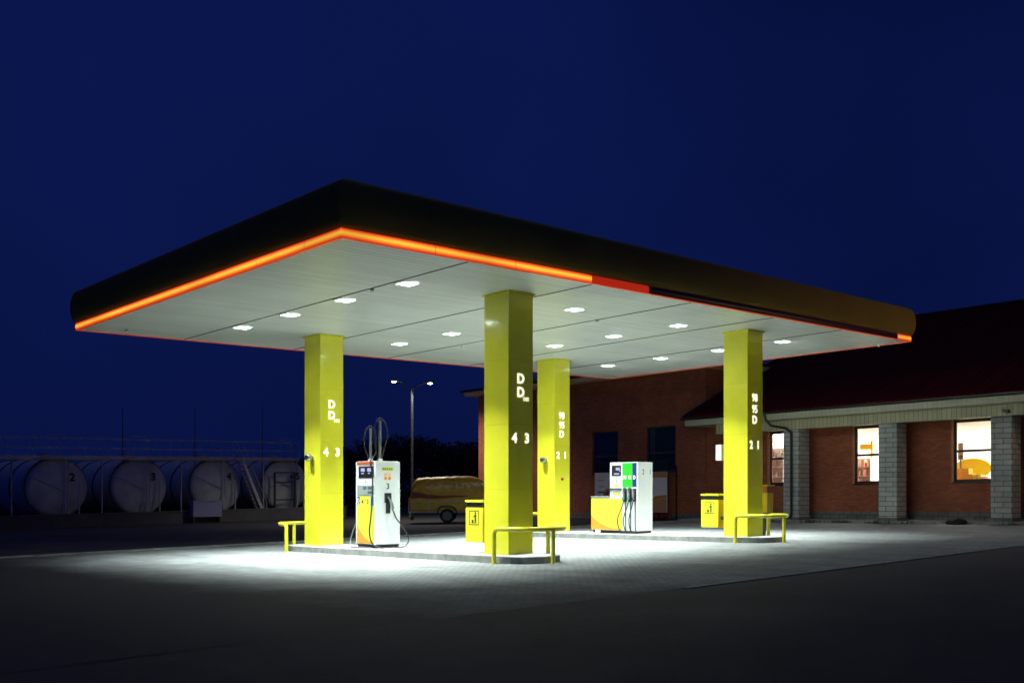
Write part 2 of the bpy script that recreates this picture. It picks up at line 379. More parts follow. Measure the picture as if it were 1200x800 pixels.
_fc = {}
def text_geo(txt, bold=.0):
    """text outline -> verts/faces in a unit (cap height 1) frame, centred in x"""
    key = (txt, bold)
    if key in _fc: return _fc[key]
    cu = D.curves.new('t', 'FONT'); cu.body = txt; cu.size = 1; cu.offset = bold; cu.resolution_u = 3; cu.align_x = 'CENTER'
    o = D.objects.new('t', cu); COL.objects.link(o); bpy.context.view_layer.update()
    me = o.to_mesh(); vs = [v.co[:] for v in me.vertices]; fs = [tuple(p.vertices) for p in me.polygons]
    o.to_mesh_clear(); D.objects.remove(o); D.curves.remove(cu)
    ys = [v[1] for v in vs]; y0, y1 = min(ys), max(ys); xs = [v[0] for v in vs]; xc = (min(xs) + max(xs)) / 2
    h = y1 - y0
    vs = [((v[0] - xc) / h, (v[1] - y0) / h) for v in vs]
    _fc[key] = (vs, fs); return _fc[key]
def put_text(mb, txt, face, u, z, off, h, bold=.03, squeeze=1.0):
    """face '-Y': letters run to +X at y=off; face '-X': letters run to -Y at x=off; z = baseline, u = centre"""
    vs, fs = text_geo(txt, bold)
    if face == '-Y': P = [(u + a * h * squeeze, off, z + b * h) for a, b in vs]
    else: P = [(off, u - a * h * squeeze, z + b * h) for a, b in vs]
    mb.add(P, fs)

# ================================================================= ground
g = MB(); R_ = 700; n_ = 28
vs = []; fs = []
for i in range(n_ + 1):
    for j in range(n_ + 1): vs.append((-R_ + 2 * R_ * i / n_, -R_ + 2 * R_ * j / n_, -.012))
for i in range(n_):
    for j in range(n_): a = i * (n_ + 1) + j; fs.append((a, a + n_ + 1, a + n_ + 2, a + 1))
g.add(vs, fs); struct(g.build('ground', M_field, tilt=True))
def sheet(name, x0, x1, y0, y1, z, m, th=.004):
    q = MB(); q.add([(x0, y0, z), (x1, y0, z), (x1, y1, z), (x0, y1, z)], [(0, 1, 2, 3)]); return struct(q.build(name, m, tilt=True))
sheet('asphalt_yard', -40, 29.2, -60, 42.0, -.005, M_asphalt)
sheet('asphalt_apron', 29.2, 90, -60, -14, -.005, M_asphalt)
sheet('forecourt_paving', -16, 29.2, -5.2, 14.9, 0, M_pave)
# raised pavement strip along the building
pv = MB(); pv.box(29.2, 31.0, -14, 15.2, -.3, .10); struct(pv.build('pavement', M_islandtop, tilt=True))
pk = MB()
y = -14
while y < 15.1:
    y2 = min(y + 1.0, 15.2); pk.box(29.05, 29.195, y + .005, y2 - .005, -.2, .115); y = y2
struct(pk.build('pavement_kerb', M_kerb, tilt=True))
# drain channel line across forecourt edge
k2 = MB()
x = 3.0
while x < 29:
    k2.box(x + .004, x + .996, -5.34, -5.22, -.05, .012); x += 1
struct(k2.build('edge_kerb', M_kerb, tilt=True))
k3 = MB(); x = -16
while x < 29:
    k3.box(x + .004, x + .996, 14.92, 15.06, -.05, .05); x += 1
struct(k3.build('far_edge_kerb', M_kerb, tilt=True))

# ================================================================= pump islands
def island(xc, r, y0, y1, label):
    t = thing('pump_island', label, 'pump island', xc, (y0 + y1) / 2, 0, group='raised concrete pump islands')
    def outline(rr):
        pts = []
        for k in range(17): a = pi + pi * k / 16; pts.append((xc + rr * cos(a), y0 + rr * sin(a)))
        for k in range(17): a = pi * k / 16; pts.append((xc + rr * cos(a), y1 + rr * sin(a)))
        return pts
    top = MB(); top.prism(outline(r - .13), -.1, .152); top.build('island_top', M_islandtop, t, tilt=True)
    # kerb stones
    ks = MB()
    def stone(p, q, pi_, qi_):
        vs = [(p[0], p[1], -.1), (q[0], q[1], -.1), (qi_[0], qi_[1], -.1), (pi_[0], pi_[1], -.1), (p[0], p[1], .148), (q[0], q[1], .148), (qi_[0], qi_[1], .156), (pi_[0], pi_[1], .156)]
        ks.add(vs, [(0, 3, 2, 1), (4, 5, 6, 7), (0, 1, 5, 4), (1, 2, 6, 5), (2, 3, 7, 6), (3, 0, 4, 7)])
    for sx in (-1, 1):
        yy = y0
        while yy < y1 - .01:
            e = min(yy + .8, y1); stone((xc + sx * r, yy + .004), (xc + sx * r, e - .004), (xc + sx * (r - .128), yy + .004), (xc + sx * (r - .128), e - .004)); yy = e
    for yc, a0 in ((y0, pi), (y1, 0)):
        for k in range(12):
            a, b = a0 + pi * k / 12, a0 + pi * (k + 1) / 12 - (.004 if k % 3 == 2 else 0)
            stone((xc + r * cos(a), yc + r * sin(a)), (xc + r * cos(b), yc + r * sin(b)), (xc + (r - .128) * cos(a), yc + (r - .128) * sin(a)), (xc + (r - .128) * cos(b), yc + (r - .128) * sin(b)))
    ks.build('kerb', M_kerb, t, tilt=True)
island(5.78, .73, 1.28, 10.4, 'pump island nearer the camera, pale concrete with grey kerb, under pump 3')
island(15.17, .73, 1.5, 10.4, 'pump island farther back beside the brick shop, under the green and blue pump')

# ================================================================= canopy
WX, WY = 21.53, 12.78
cn = thing('station_canopy', 'large flat forecourt canopy with dark yellow rounded fascia and glowing orange strip', 'canopy', WX / 2, WY / 2, H)
ce = MB(); ce.box(.05, WX - .05, .05, WY - .05, H, H + .12); ce.build('ceiling', M_ceil, cn, tilt=True)
for xs in (3.0, 6.6, 10.2, 13.8, 17.4):
    q = MB(); q.box(xs - .018, xs + .018, .1, WY - .1, H - .012, H - .002); q.build('ceiling_joint', M_seam, cn, tilt=True)
PROF = [(0, .172)] + [(.145 * cos(radians(a)) - .02, .60 + .44 * sin(radians(a))) for a in range(-66, 90, 12)] + [(-.12, 1.10), (-.6, 1.12)]
def ring(o, z):  # rectangle offset outward by o
    return [(-o, -o, z), (WX + o, -o, z), (WX + o, WY + o, z), (-o, WY + o, z)]
fm = MB()
for k in range(4):      # one smooth-shaded run per side so the mitred corners stay crisp
    vs = []
    for o_, z_ in PROF: R4 = ring(o_, H + z_); vs += [R4[k], R4[(k + 1) % 4]]
    fm.add(vs, [(2 * i, 2 * i + 1, 2 * i + 3, 2 * i + 2) for i in range(len(PROF) - 1)], True)
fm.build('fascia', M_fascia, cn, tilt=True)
rf = MB(); rf.add([(.6, .6, H + 1.1), (WX - .6, .6, H + 1.1), (WX - .6, WY - .6, H + 1.1), (.6, WY - .6, H + 1.1)], [(0, 1, 2, 3)]); rf.build('roof_deck', M_grey, cn, tilt=True)
# fascia sheet joints
fj = MB()
def led(name, m, side, a0, a1, gap=.0, lip=True):
    """a run of the backlit strip on one side from a0 to a1"""
    n = 8; mb = MB(); vs = []; at = []
    for a in (a0 + (gap if a0 > 0 else 0), a1 - gap):
        for k in range(n + 1):
            t = k / n; z = H + .003 + .168 * t; o = .012 + .018 * sin(pi * t)
            if side == 'S': p = (a, -o, z)
            elif side == 'W': p = (-o, a, z)
            elif side == 'N': p = (a, WY + o, z)
            else: p = (WX + o, a, z)
            vs.append(p); at.append(t)
    fs = [(k, k + 1, n + 2 + k, n + 1 + k) for k in range(n)]
    # back plate
    mb.add(vs, fs, True)
    return mb.build(name, m, cn, tilt=True, attr=at)
def runs(side, lst):
    for a0, a1, m in lst: led('light_strip', m, side, a0, a1, .006)
runs('S', [(-.036, 2.1, M_strip), (2.1, 4.2, M_strip), (4.2, 6.5, M_strip), (6.5, 8.46, M_stripdim), (8.46, 11, M_stripoff), (11, 13.5, M_stripoff), (13.5, 16, M_stripoff), (16, 18.4, M_stripoff), (18.4, 20.62, M_stripoff), (20.62, WX + .012, M_strip)])
runs('W', [(-.036, 1.2, M_strip), (1.2, 3.0, M_strip), (3.0, 4.8, M_strip), (4.8, 6.4, M_strip), (6.4, 8.2, M_strip), (8.2, 10.0, M_strip), (10.0, 12.1, M_strip), (12.1, WY + .012, M_strip)])
runs('N', [(-.012, 4, M_strip), (4, 9, M_strip), (9, 14, M_strip), (14, 19, M_strip), (19, WX + .012, M_strip)])
runs('E', [(-.012, 4, M_strip), (4, 8.5, M_strip), (8.5, WY + .012, M_strip)])
# bottom lip that runs all round under the strip (lit red through the strip housing)
for nm, b in (('S', (0, WX, -.03, .05)), ('N', (0, WX, WY - .05, WY + .03)), ('W', (-.03, .05, .05, WY - .05)), ('E', (WX - .05, WX + .03, .05, WY - .05))):
    q = MB(); q.box(b[0], b[1], b[2], b[3], H - .014, H - .001); q.build('strip_lip', M_striplip, cn, tilt=True)
q = MB()
for b in ((0, WX, .0, .045), (0, WX, WY - .045, WY), (0, .045, .05, WY - .05), (WX - .045, WX, .05, WY - .05)): q.box(b[0], b[1], b[2], b[3], H + .001, H + .24)
q.build('strip_housing', M_stripoff, cn, tilt=True)
# lamps
LX = (3.30, 8.54, 12.74, 17.99); LY = (2.46, 4.87, 7.33, 9.80)
rows = ['nearest the left fascia', 'second from the left fascia', 'third from the left fascia', 'farthest right']
pl = ['front', 'second', 'third', 'rear']
def lamp(x, y):
    t = thing('canopy_lamp', '', 'ceiling lamp', x, y, H, group='square recessed canopy lamps')
    q = MB(); s = .21
    for b in ((-s, s, -s, -s + .03), (-s, s, s - .03, s), (-s, -s + .03, -s + .03, s - .03), (s - .03, s, -s + .03, s - .03)): q.box(*b, -.022, -.002)
    q.build('lamp_frame', M_whitetrim, t)
    q = MB(); q.box(-s + .032, s - .032, -s + .032, s - .032, -.018, -.003); q.build('lamp_lens', M_lens, t)
    return t
first = None
for i, x in enumerate(LX):
    for j, y in enumerate(LY):
        lb = 'square white canopy lamp, %s one of the lamp row %s' % (pl[j], rows[i])
        if first is None: first = lamp(x, y); first['label'] = lb
        else: copy_tree(first, (x, y, H + G(x, y)), lb)
        # reflector beam of the luminaire
        ld = D.lights.new('canopy_light', 'AREA'); ld.shape = 'SQUARE'; ld.size = .34; ld.energy = 225; ld.color = (.89, 1.0, .95); ld.spread = radians(84)
        lo = D.objects.new('canopy_light', ld); COL.objects.link(lo); lo.location = (x, y, H + G(x, y) - .021)
        # wide spill of its lamp; the east row is tilted towards the shop
        ld = D.lights.new('canopy_spill', 'SPOT'); ld.shadow_soft_size = .04; ld.energy = 190 if i == 3 else 95; ld.color = (.89, 1.0, .95)
        ld.spot_size = radians(168); ld.spot_blend = 1
        lo = D.objects.new('canopy_spill', ld); COL.objects.link(lo); lo.location = (x, y, H + G(x, y) - .065)
        if i == 3: lo.rotation_euler = (0, radians(-32), 0)
# small ceiling sensors
for i, (x, y, lb) in enumerate([(3.04, 3.4, 'small grey sensor on the ceiling joint between the two front left lamps'), (10.38, 9.06, 'small white sensor under the canopy left of the nearest column'), (10.15, 3.16, 'small sensor on the ceiling joint right of the nearest column'), (17.52, 8.97, 'small white sensor at the rear lamp of the far row'), (1.0, 11.9, 'tiny sensor under the far left corner of the canopy'), (21.2, .9, 'tiny sensor under the far right corner of the canopy')]):
    t = thing('ceiling_sensor', lb, 'sensor', x, y, H, group='ceiling sensors')
    q = MB(); q.cyl((0, 0), 'Z', .045, -.05, -.013, 12); q.build('sensor_base', M_grey if i % 2 == 0 else M_whitetrim, t)
    q = MB(); q.ball((0, 0, -.055), .04, n=10, m=6); q.build('sensor_lens', M_whitetrim, t)

# ================================================================= columns
def column(x, y, kind, label, cam=True, camface='X'):
    w, d = .76, .82
    t = thing('canopy_column', label, 'column', x + w / 2, y + d / 2, .15, group='yellow canopy columns')
    hx, hy = w / 2, d / 2; h = H - .15
    q = MB(); q.box(-hx, hx, -hy, hy, -.04, h + .03, .012); q.build('shaft', M_col, t)
    q = MB()
    # raised corner trims so the sheet cladding reads
    for sx in (-1, 1):
        for sy in (-1, 1):
            a, b = sx * (hx + .004), sx * (hx - .035); c, e = sy * (hy + .004), sy * (hy - .035)
            q.box(min(a, b), max(a, b), min(c, e), max(c, e), .0, h, .004)
    q.build('corner_trim', M_col, t)
    for zj in (1.48, 2.96, 4.44):
        q = MB(); q.box(-hx - .0015, hx + .0015, -hy - .0015, hy + .0015, zj, zj + .008); q.build('panel_joint', M_binside, t)
    q = MB(); q.box(-hx - .05, hx + .05, -hy - .05, hy + .05, h - .035, h - .004, .006); q.build('top_flange', M_col, t)
    q = MB(); ff = -hy - .012
    zb = -.15
    if kind == 34:
        put_text(q, 'D', '-Y', 0.0, 4.05 + zb, ff, .23); put_text(q, 'D', '-Y', 0, 3.74 + zb, ff, .23)
        put_text(q, 'DIES', '-Y', .165, 3.66 + zb, ff, .085, .02, .8)
        put_text(q, '4', '-Y', -.20, 2.69 + zb, ff, .235); put_text(q, '3', '-Y', .19, 2.69 + zb, ff, .235)
    else:
        put_text(q, '98', '-Y', -.02, 4.06 + zb, ff, .24, .02, .85); put_text(q, '95', '-Y', -.02, 3.73 + zb, ff, .24, .02, .85); put_text(q, 'D', '-Y', -.02, 3.42 + zb, ff, .24)
        put_text(q, '2', '-Y', -.20, 2.69 + zb, ff, .24); put_text(q, '1', '-Y', .15, 2.69 + zb, ff, .24)
    q.build('pump_number_letters', M_text, t)
    if cam:
        q = MB(); fx = -hx - .004
        q.box(fx - .04, fx, -.06, .06, 2.40, 2.54, .008); q.tube([(fx - .03, 0, 2.47), (fx - .1, 0, 2.49)], .03)
        cm = q.build('camera_bracket', M_grey, t)
        q = MB(); q.ball((0, 0, 0), .12, 1, 1, .95, 20, 12)
        hd = q.build('camera_housing', M_steel, cm); hd.location = (fx - .13, .0, 2.50); hd.rotation_euler = (0, radians(0), radians(32))
        q = MB(); q.cyl((0, 0), 'X', .06, -.14, -.10, 16); ln = q.build('camera_lens', M_black, cm); ln.location = hd.location; ln.rotation_euler = hd.rotation_euler
    return t
cA = column(5.556, 9.517, 34, 'left yellow column, numbered 4 3, rear end of the near pump island', True)
cB = column(5.556, 1.671, 34, 'nearest and tallest-looking yellow column, numbered 4 3, behind a rounded guard rail', False)
cC = column(14.932, 9.52, 12, 'yellow column at the rear of the far island, numbered 98 95 D 2 1, just right of the nearest column', True)
cD = column(14.932, 1.671, 12, 'right yellow column, numbered 98 95 D 2 1, at the front of the far island', False)
# extras on columns
q = MB(); q.cyl((.0, 1.98 - .15), 'Y', .05, -.435, -.41, 16); q.build('emergency_button_base', M_grey, cC)
q = MB(); q.cyl((.0, 1.98 - .15), 'Y', .038, -.465, -.435, 16); q.build('emergency_button', M_red, cC)
q = MB(); q.box(-.44, -.30, .46, .66, 2.22, 2.68, .01); q.build('wall_box', M_whitetrim, cD)
q = MB(); q.box(.38, .46, -.05, .05, 2.40, 2.52, .01); q.build('wall_box', M_whitetrim, cB)

# ================================================================= guard rails
def guard(xc, y0, sgn, label, leg_off):
    r = .84
    t = thing('guard_rail', label, 'guard rail', xc, y0, 0, group='yellow guard rails round the island ends')
    zt = .76; pr = .052; br = .12
    # bar: straight leads, half circle, with rounded bends into the end posts
    pts = []
    ld = .28
    pts += [(-r, -sgn * -.0 + sgn * -ld * -1 * 0, 0)]
    path = []
    e0 = Vector((-r, -sgn * ld * -1, 0))
    A = []
    for k in range(0, 25):
        a = pi * k / 24; A.append((-r * cos(a), sgn * r * sin(a)))
    # end posts stand at the start and the end of the bend
    q = MB()
    bend = [(A[0][0], A[0][1] - sgn * (.0), 0), ]
    P = [(A[0][0], -sgn * .16, zt - br)]
    pts = [(A[0][0], -sgn * .16, -.05), (A[0][0], -sgn * .16, zt - br)]
    for k in range(1, 6):
        a = pi / 2 * k / 5; pts.append((A[0][0], -sgn * .16 + sgn * br * (1 - cos(a)), zt - br + br * sin(a)))
    pts += [(a[0], a[1], zt) for a in A]
    for k in range(0, 6):
        a = pi / 2 * (5 - k) / 5; pts.append((A[-1][0], -sgn * .16 + sgn * br * (1 - cos(a)), zt - br + br * sin(a)))
    pts.append((A[-1][0], -sgn * .16, -.05))
    q.tube(pts, pr, 12); q.build('rail', M_rail, t)
    q = MB(); lx = leg_off; ly = sgn * sqrt(r * r - lx * lx)
    q.tube([(lx, ly, -.05), (lx, ly, zt - .03)], pr * .95, 12); q.build('middle_post', M_rail, t)
    for fx, fy in ((-r, -sgn * .16), (r, -sgn * .16), (lx, ly)):
        q = MB(); q.cyl((fx, fy), 'Z', .075, -.04, .012, 14); q.build('floor_flange', M_rail, t)
    return t
guard(5.74, 1.27, -1, 'yellow tubular guard rail round the island end before the nearest column', 0.0)
guard(5.74, 10.40, 1, 'yellow tubular guard rail behind the left column numbered 4 3', 0.0)
guard(15.15, 1.50, -1, 'yellow tubular guard rail round the island end before the right column', .1)
guard(15.15, 10.40, 1, 'yellow guard rail mostly hidden behind the column beside the nearest one', 0.0)

# ================================================================= waste bins on the columns
def bin_(x, y, label):
    t = thing('waste_bin', label, 'waste bin', x, y, 0, group='yellow waste bins beside the columns')
    # box spans x 0..W, y 0..L
    W, L = .5, .62; z0, z1 = .40, 1.22
    q = MB(); q.box(0, W, 0, L, z0, z1, .015); b = q.build('bin_body', M_col, t)
    q = MB(); q.box(.008, W - .008, -.006, -.001, z0 + .01, z1 - .01); q.build('side_panel', M_binside, b)
    q = MB(); q.box(.03, W - .03, .03, L - .03, z1, z1 + .12); q.build('dark_slot', M_black, t)
    q = MB(); q.box(-.01, W + .01, -.01, L + .01, z1 + .12, z1 + .18, .01); q.build('bin_lid', M_col, t)
    q = MB(); q.box(.12, .38, -.16, -.007, .62, .74, .006)
    q.build('wall_bracket', M_dgrey, t)
    # pictogram: dashed square frame with a figure throwing litter
    q = MB(); cz = z1 - .24; cy = L / 2; s = .17; o = -.004
    for a0, a1, b0, b1 in ((-s, s, s - .016, s), (-s, s, -s, -s + .016), (-s, -s + .016, -s, s), (s - .016, s, -s, s)):
        q.box(o, -.001, cy + a0, cy + a1, cz + b0, cz + b1)
    fy = cy - .05
    q.cyl((fy, cz + .11), 'X', .026, o, -.001, 12)
    q.extr([(fy - .03, cz + .075), (fy + .03, cz + .075), (fy + .022, cz - .02), (fy + .03, cz - .13), (fy + .008, cz - .13), (fy, cz - .04), (fy - .008, cz - .13), (fy - .03, cz - .13), (fy - .022, cz - .02)], 'X', o, -.001)
    q.extr([(fy + .02, cz + .07), (fy + .09, cz + .0), (fy + .08, cz - .01), (fy + .02, cz + .045)], 'X', o, -.001)
    q.box(o, -.001, fy + .07, fy + .13, cz - .13, cz - .05)
    q.build('litter_pictogram', M_ink, t)
    return t
bin_(5.63, 2.64, 'yellow waste bin with litter pictogram, left of the nearest column')
bin_(14.87, 2.65, 'yellow waste bin with litter pictogram, left of the right column')
t = thing('paper_towel_box', 'yellow box with a red perforated band, seen right of the right column', 'service box', 16.15, 1.95, 0)
q = MB(); q.extr([(-.0, .80), (.30, .80), (.34, 1.40), (-.0, 1.40)], 'Y', -.14, .30); q.build('box_body', M_fascia, t)
q = MB(); q.extr([(.006, 1.401), (.334, 1.401), (.36, 1.60), (.006, 1.60)], 'Y', -.134, .294); bd = q.build('perforated_band', mat('dark_red_band', (.22, .05, .03, 1), .6), t)
q = MB()
rr = random.Random(3)
for i in range(9):
    for k in range(5):
        if rr.random() < .62:
            xx = .02 + i * .035; zz = 1.415 + k * .036
            q.box(xx, xx + .022, -.139, -.1345, zz, zz + .022)
q.build('perforations', M_black, bd)
q = MB(); q.box(-.02, .39, -.16, .32, 1.601, 1.64, .008); q.build('rim', M_fascia, t)
q = MB(); q.box(.1, .2, .03, .12, .0, .80); q.box(-.02, .32, -.1, .26, .0, .02); q.build('stand', M_dgrey, t)

# ================================================================= pump 3 / 4
def arc_pts(f, n): return [f(k / n) for k in range(n + 1)]
t = thing('fuel_pump', 'tall white fuel pump numbered 3 with hoses hung from two masts, on the near island', 'fuel pump', 5.55, 6.83, .15)
W, L, HH = .80, .90, 2.29     # x, y, z
q = MB(); q.box(.04, W - .02, .03, L - .03, 0, .10); q.build('base', M_black, t)
q = MB(); q.box(.012, W, 0, L, .10, HH, .012); body = q.build('cabinet', M_white, t)
q = MB(); q.box(.0, .02, .0, .065, .10, HH, .004); q.build('edge_post', M_white, body); q = MB(); q.box(.0, .02, L - .05, L, .10, HH, .004); q.build('edge_post', M_white, body)
q = MB(); q.box(-.004, .02, .065, L - .05, HH - .075, HH + .004, .003); q.build('top_band', M_redtop, t)
q = MB(); q.box(-.006, .012, .09, L - .13, 1.86, 2.17, .006); dp = q.build('display', M_black, t)
q = MB(); q.box(-.010, -.0065, .18, .36, 2.03, 2.12); q.box(-.010, -.0065, .24, .33, 1.97, 2.0); q.build('screen', M_screen, dp); q = MB(); q.box(-.010, -.0065, .48, .66, 2.03, 2.12); q.box(-.010, -.0065, .52, .64, 1.965, 1.995)
q.build('screen', M_screen, dp)
q = MB(); q.box(-.008, .012, .08, L - .08, 1.41, 1.66); rc = q.build('printer_recess', mat('recess_grey', (.28, .33, .31, 1), .4), t)
q = MB()
for (a, b, c, e) in ((.15, .34, 1.55, 1.63), (.40, .55, 1.55, 1.63), (.15, .34, 1.44, 1.51)): q.box(-.011, -.0085, a, b, c, e)
q.build('keypad', mat('keypad_dark', (.08, .1, .1, 1), .4), rc)
q = MB(); q.cyl((.45, 1.76), 'X', .016, -.003, .011, 10); q.build('lock', M_ink, t)
q = MB(); q.box(-.006, .012, .067, L - .052, .12, 1.37, .003); lp = q.build('lower_panel', M_lime, t)
q = MB()   # orange swoosh
z0 = .125; cur = [(L - .053, z0 + .50)] + [(L - .053 - (L - .12) * s_, z0 + .50 - .46 * (1 - (1 - s_) ** 2.2)) for s_ in [k / 12 for k in range(1, 13)]]
poly = [(L - .053, z0)] + cur + [(.07, z0)]
q.extr(poly, 'X', -.009, -.0065); q.build('orange_swoosh', M_orange, lp)
q = MB(); q.extr([(L - .053, z0 + .502)] + [(a, b + .002) for a, b in cur[1:7]] + [(cur[5][0], cur[5][1] + .07), (cur[3][0], cur[3][1] + .07), (L - .053, z0 + .60)], 'X', -.008, -.0064)
q.build('pale_swoosh', mat('pale_orange', (.85, .55, .08, 1), .4), lp)
q = MB(); q.box(-.010, -.0065, L - .19, L - .07, 1.14, 1.36); dk = q.build('grade_label_dark', M_blue, lp)
q = MB(); put_text(q, 'D', '-X', L - .13, 1.21, -.013, .11); q.box(-.013, -.0105, L - .17, L - .10, 1.15, 1.185); q.build('grade_letter', M_whitetrim, dk)
q = MB(); q.box(-.010, -.0065, .07, .21, 1.13, 1.37); lbp = q.build('grade_label_blue', M_lblue, lp)
q = MB(); put_text(q, '4', '-X', .58, 1.17, -.0095, .12); put_text(q, '3', '-X', .34, 1.17, -.0095, .12)
q.extr([(.48, 1.26), (.44, 1.26), (.46, 1.31)], 'X', -.0095, -.0065); q.build('number_marks', M_ink, lp)
# right flank (-Y)
q = MB(); q.extr([(.22, 2.055), (.56, 2.055), (.58, 2.14), (.20, 2.14)], 'Y', -.005, -.001); st = q.build('sticker', mat('lime_sticker', (.55, .62, .05, 1), .5), t)
q = MB()
for i in range(5): q.box(.23 + i * .065, .275 + i * .065, -.007, -.0055, 2.08, 2.12)
q.build('sticker_print', mat('olive_print', (.2, .25, .02, 1), .5), st)
for cx_, cz_, c_ in ((.33, 1.95, (.75, .45, .5)), (.45, 1.95, (.8, .5, .55)), (.33, 1.85, (.75, .2, .05)), (.45, 1.85, (.7, .15, .05))):
    q = MB(); q.box(cx_ - .052, cx_ + .052, -.005, -.001, cz_ - .046, cz_ + .046); s1 = q.build('warning_sticker', mat('sticker_%d%d' % (cx_ * 100, cz_ * 100), (.85, .5, .12, 1) if cz_ < 1.9 else (.85, .6, .3, 1), .5), t)
    q = MB(); q.cyl((cx_, cz_), 'Y', .035, -.007, -.0055, 16); q.build('warning_disc', mat('disc_%d%d' % (cx_ * 100, cz_ * 100), c_ + (1,), .5), s1)
q = MB(); put_text(q, '3', '-Y', .40, 1.56, -.004, .16, .02); q.build('pump_number', M_ink, t)
q = MB(); q.box(.29, .50, -.03, .0, 1.20, 1.46, .008); q.box(.33, .47, -.022, -.001, .92, 1.20, .008); q.build('nozzle_holder', M_black, t)
q = MB(); q.tube([(.37, -.05, 1.36), (.40, -.07, 1.30), (.46, -.09, 1.20), (.50, -.10, 1.08), (.49, -.10, .98)], .03, 10, rs=[.016, .022, .036, .034, .028])
q.tube([(.40, -.10, 1.22), (.40, -.12, 1.12), (.44, -.115, 1.03)], .009, 8); q.build('nozzle', M_steel, t)
def hose(pts, r=.018, parent=None, m=None):
    # Catmull-Rom through the points
    P = [Vector(p) for p in pts]; P = [P[0] * 2 - P[1]] + P + [P[-1] * 2 - P[-2]]; out = []
    for i in range(1, len(P) - 2):
        for k in range(8):
            u = k / 8; a, b, c, e = P[i - 1], P[i], P[i + 1], P[i + 2]
            out.append(.5 * ((2 * b) + (c - a) * u + (2 * a - 5 * b + 4 * c - e) * u * u + (3 * b - a - 3 * c + e) * u ** 3))
    out.append(P[-2])
    q = MB(); q.tube(out, r, 8); return q.build('hose', m or M_hose, parent)
# mast positions (local) and hoses
m1 = (.14, .42); m2 = (.36, .30)
q = MB(); q.tube([(m1[0], m1[1], HH), (m1[0], m1[1], 3.19)], .036, 10); q.build('hose_mast', M_steel, t)
q = MB(); q.tube([(m2[0], m2[1], HH), (m2[0], m2[1], 3.40)], .038, 10); q.build('hose_mast', M_steel, t)
q = MB(); q.box(.02, W - .04, .03, L - .03, HH, HH + .02, .004); q.box(.10, .18, .36, .48, HH, HH + .09, .01); q.box(.32, .40, .24, .36, HH, HH + .09, .01); q.build('top_plate', M_white, t)
u = Vector((.733, -.68, 0))     # sideways as the hoses fan out
def fan(m, s, z): v = Vector((m[0], m[1], 0)) + u * s; return (v.x, v.y, z)
hose([fan(m1, -.03, HH + .05), fan(m1, -.13, 2.6), fan(m1, -.17, 2.9), fan(m1, -.11, 3.16), fan(m1, 0, 3.24), fan(m1, .10, 3.14), fan(m1, .15, 2.85), fan(m1, .13, 2.5), (-.05, .15, 2.3), (-.06, .05, 1.9), (-.07, .05, 1.3), (-.08, .10, .8), (-.10, .13, .42), (-.07, .02, .12), (.10, -.20, .02), (.45, -.32, .02), (.72, -.30, .04), (.88, -.25, .16), (.90, -.2, .34), (.74, -.15, .60), (.58, -.12, .80), (.50, -.10, 1.0)], .019, t)
hose([fan(m2, .03, HH + .05), fan(m2, .14, 2.75), fan(m2, .20, 3.05), fan(m2, .12, 3.36), fan(m2, 0, 3.46), fan(m2, -.11, 3.36), fan(m2, -.16, 3.05), fan(m2, -.12, 2.7), fan(m2, -.04, HH + .03)], .017, t)
hose([(.2, L + .02, .95), (.1, L + .10, .7), (.05, L + .22, .42), (-.0, L + .25, .2), (-.08, L + .12, .03), (-.14, L - .15, .015), (-.12, .35, .02), (-.07, .10, .02)], .017, t, mat('grey_hose', (.12, .13, .14, 1), .4))

# ================================================================= pump 1 / 2
X0 = 15.0; yc = 5.84
t = thing('fuel_pump', 'white fuel pump with green and indigo panels and three nozzles, on the far island', 'fuel pump', X0, yc, .15)
yl = 7.85 - yc; yt = 7.03 - yc; zt = 2.30; zl = 1.15
q = MB(); q.box(.05, .70, .04, yl - .04, 0, .09); q.build('base', M_black, t)
q = MB(); q.box(.01, .74, 0, yt, .09, zt, .01); body = q.build('cabinet', M_white, t)
q = MB(); q.box(0, .02, 0, .05, .09, zt, .004); q.build('edge_post', M_white, body)
q = MB(); q.box(.012, .72, yt + .002, yl, .09, zl, .01); lc = q.build('low_cabinet', M_white, t)
q = MB(); q.box(-.01, .73, yt + .003, yl + .01, zl, zl + .05, .006); q.build('low_cabinet_top', M_grey, lc)
yh = 6.50 - yc      # hoses start here
q = MB(); q.box(-.006, .010, yh, yl - .004, .10, 1.12, .003); lp = q.build('lower_panel', M_lime, t)
q = MB(); ww = yl - .01 - yh; cur = [(yl - .008 - ww * s_, .105 + .42 * (1 - s_) ** 2.4 + .03) for s_ in [k / 16 for k in range(17)]]
q.extr([(yl - .008, .105)] + cur + [(yh + .01, .105)], 'X', -.009, -.0065); q.build('orange_swoosh', M_orange, lp)
q = MB(); q.extr([(a, b + .001) for a, b in cur[:13]] + [(a, b + .09 * (1 - i / 12)) for i, (a, b) in list(enumerate(cur[:13]))[::-1][1:]], 'X', -.008, -.0064)
q.build('pale_swoosh', MATS['pale_orange'], lp)
q = MB(); q.box(-.03, .01, yh + .02, yt + .02, 1.40, 1.46, .006); q.build('ledge', M_dgrey, t)
q = MB(); q.box(-.005, .0105, yh + .05, yt - .09, 1.86, 2.20, .004); dp = q.build('display', M_black, t)
q = MB(); q.box(-.009, -.0055, yh + .09, yh + .26, 2.04, 2.13); q.box(-.009, -.0055, yh + .12, yh + .34, 1.90, 1.95); q.box(-.009, -.0055, yh + .06, yh + .12, 2.0, 2.03); q.build('screen', M_screen, dp)
q = MB(); put_text(q, '2', '-X', yh + .26, 1.63, -.003 + .01, .11, .02); q.extr([(yh + .23, 1.78), (yh + .29, 1.78), (yh + .26, 1.82)], 'X', .004, .0095); q.build('number_marks', M_ink, t)
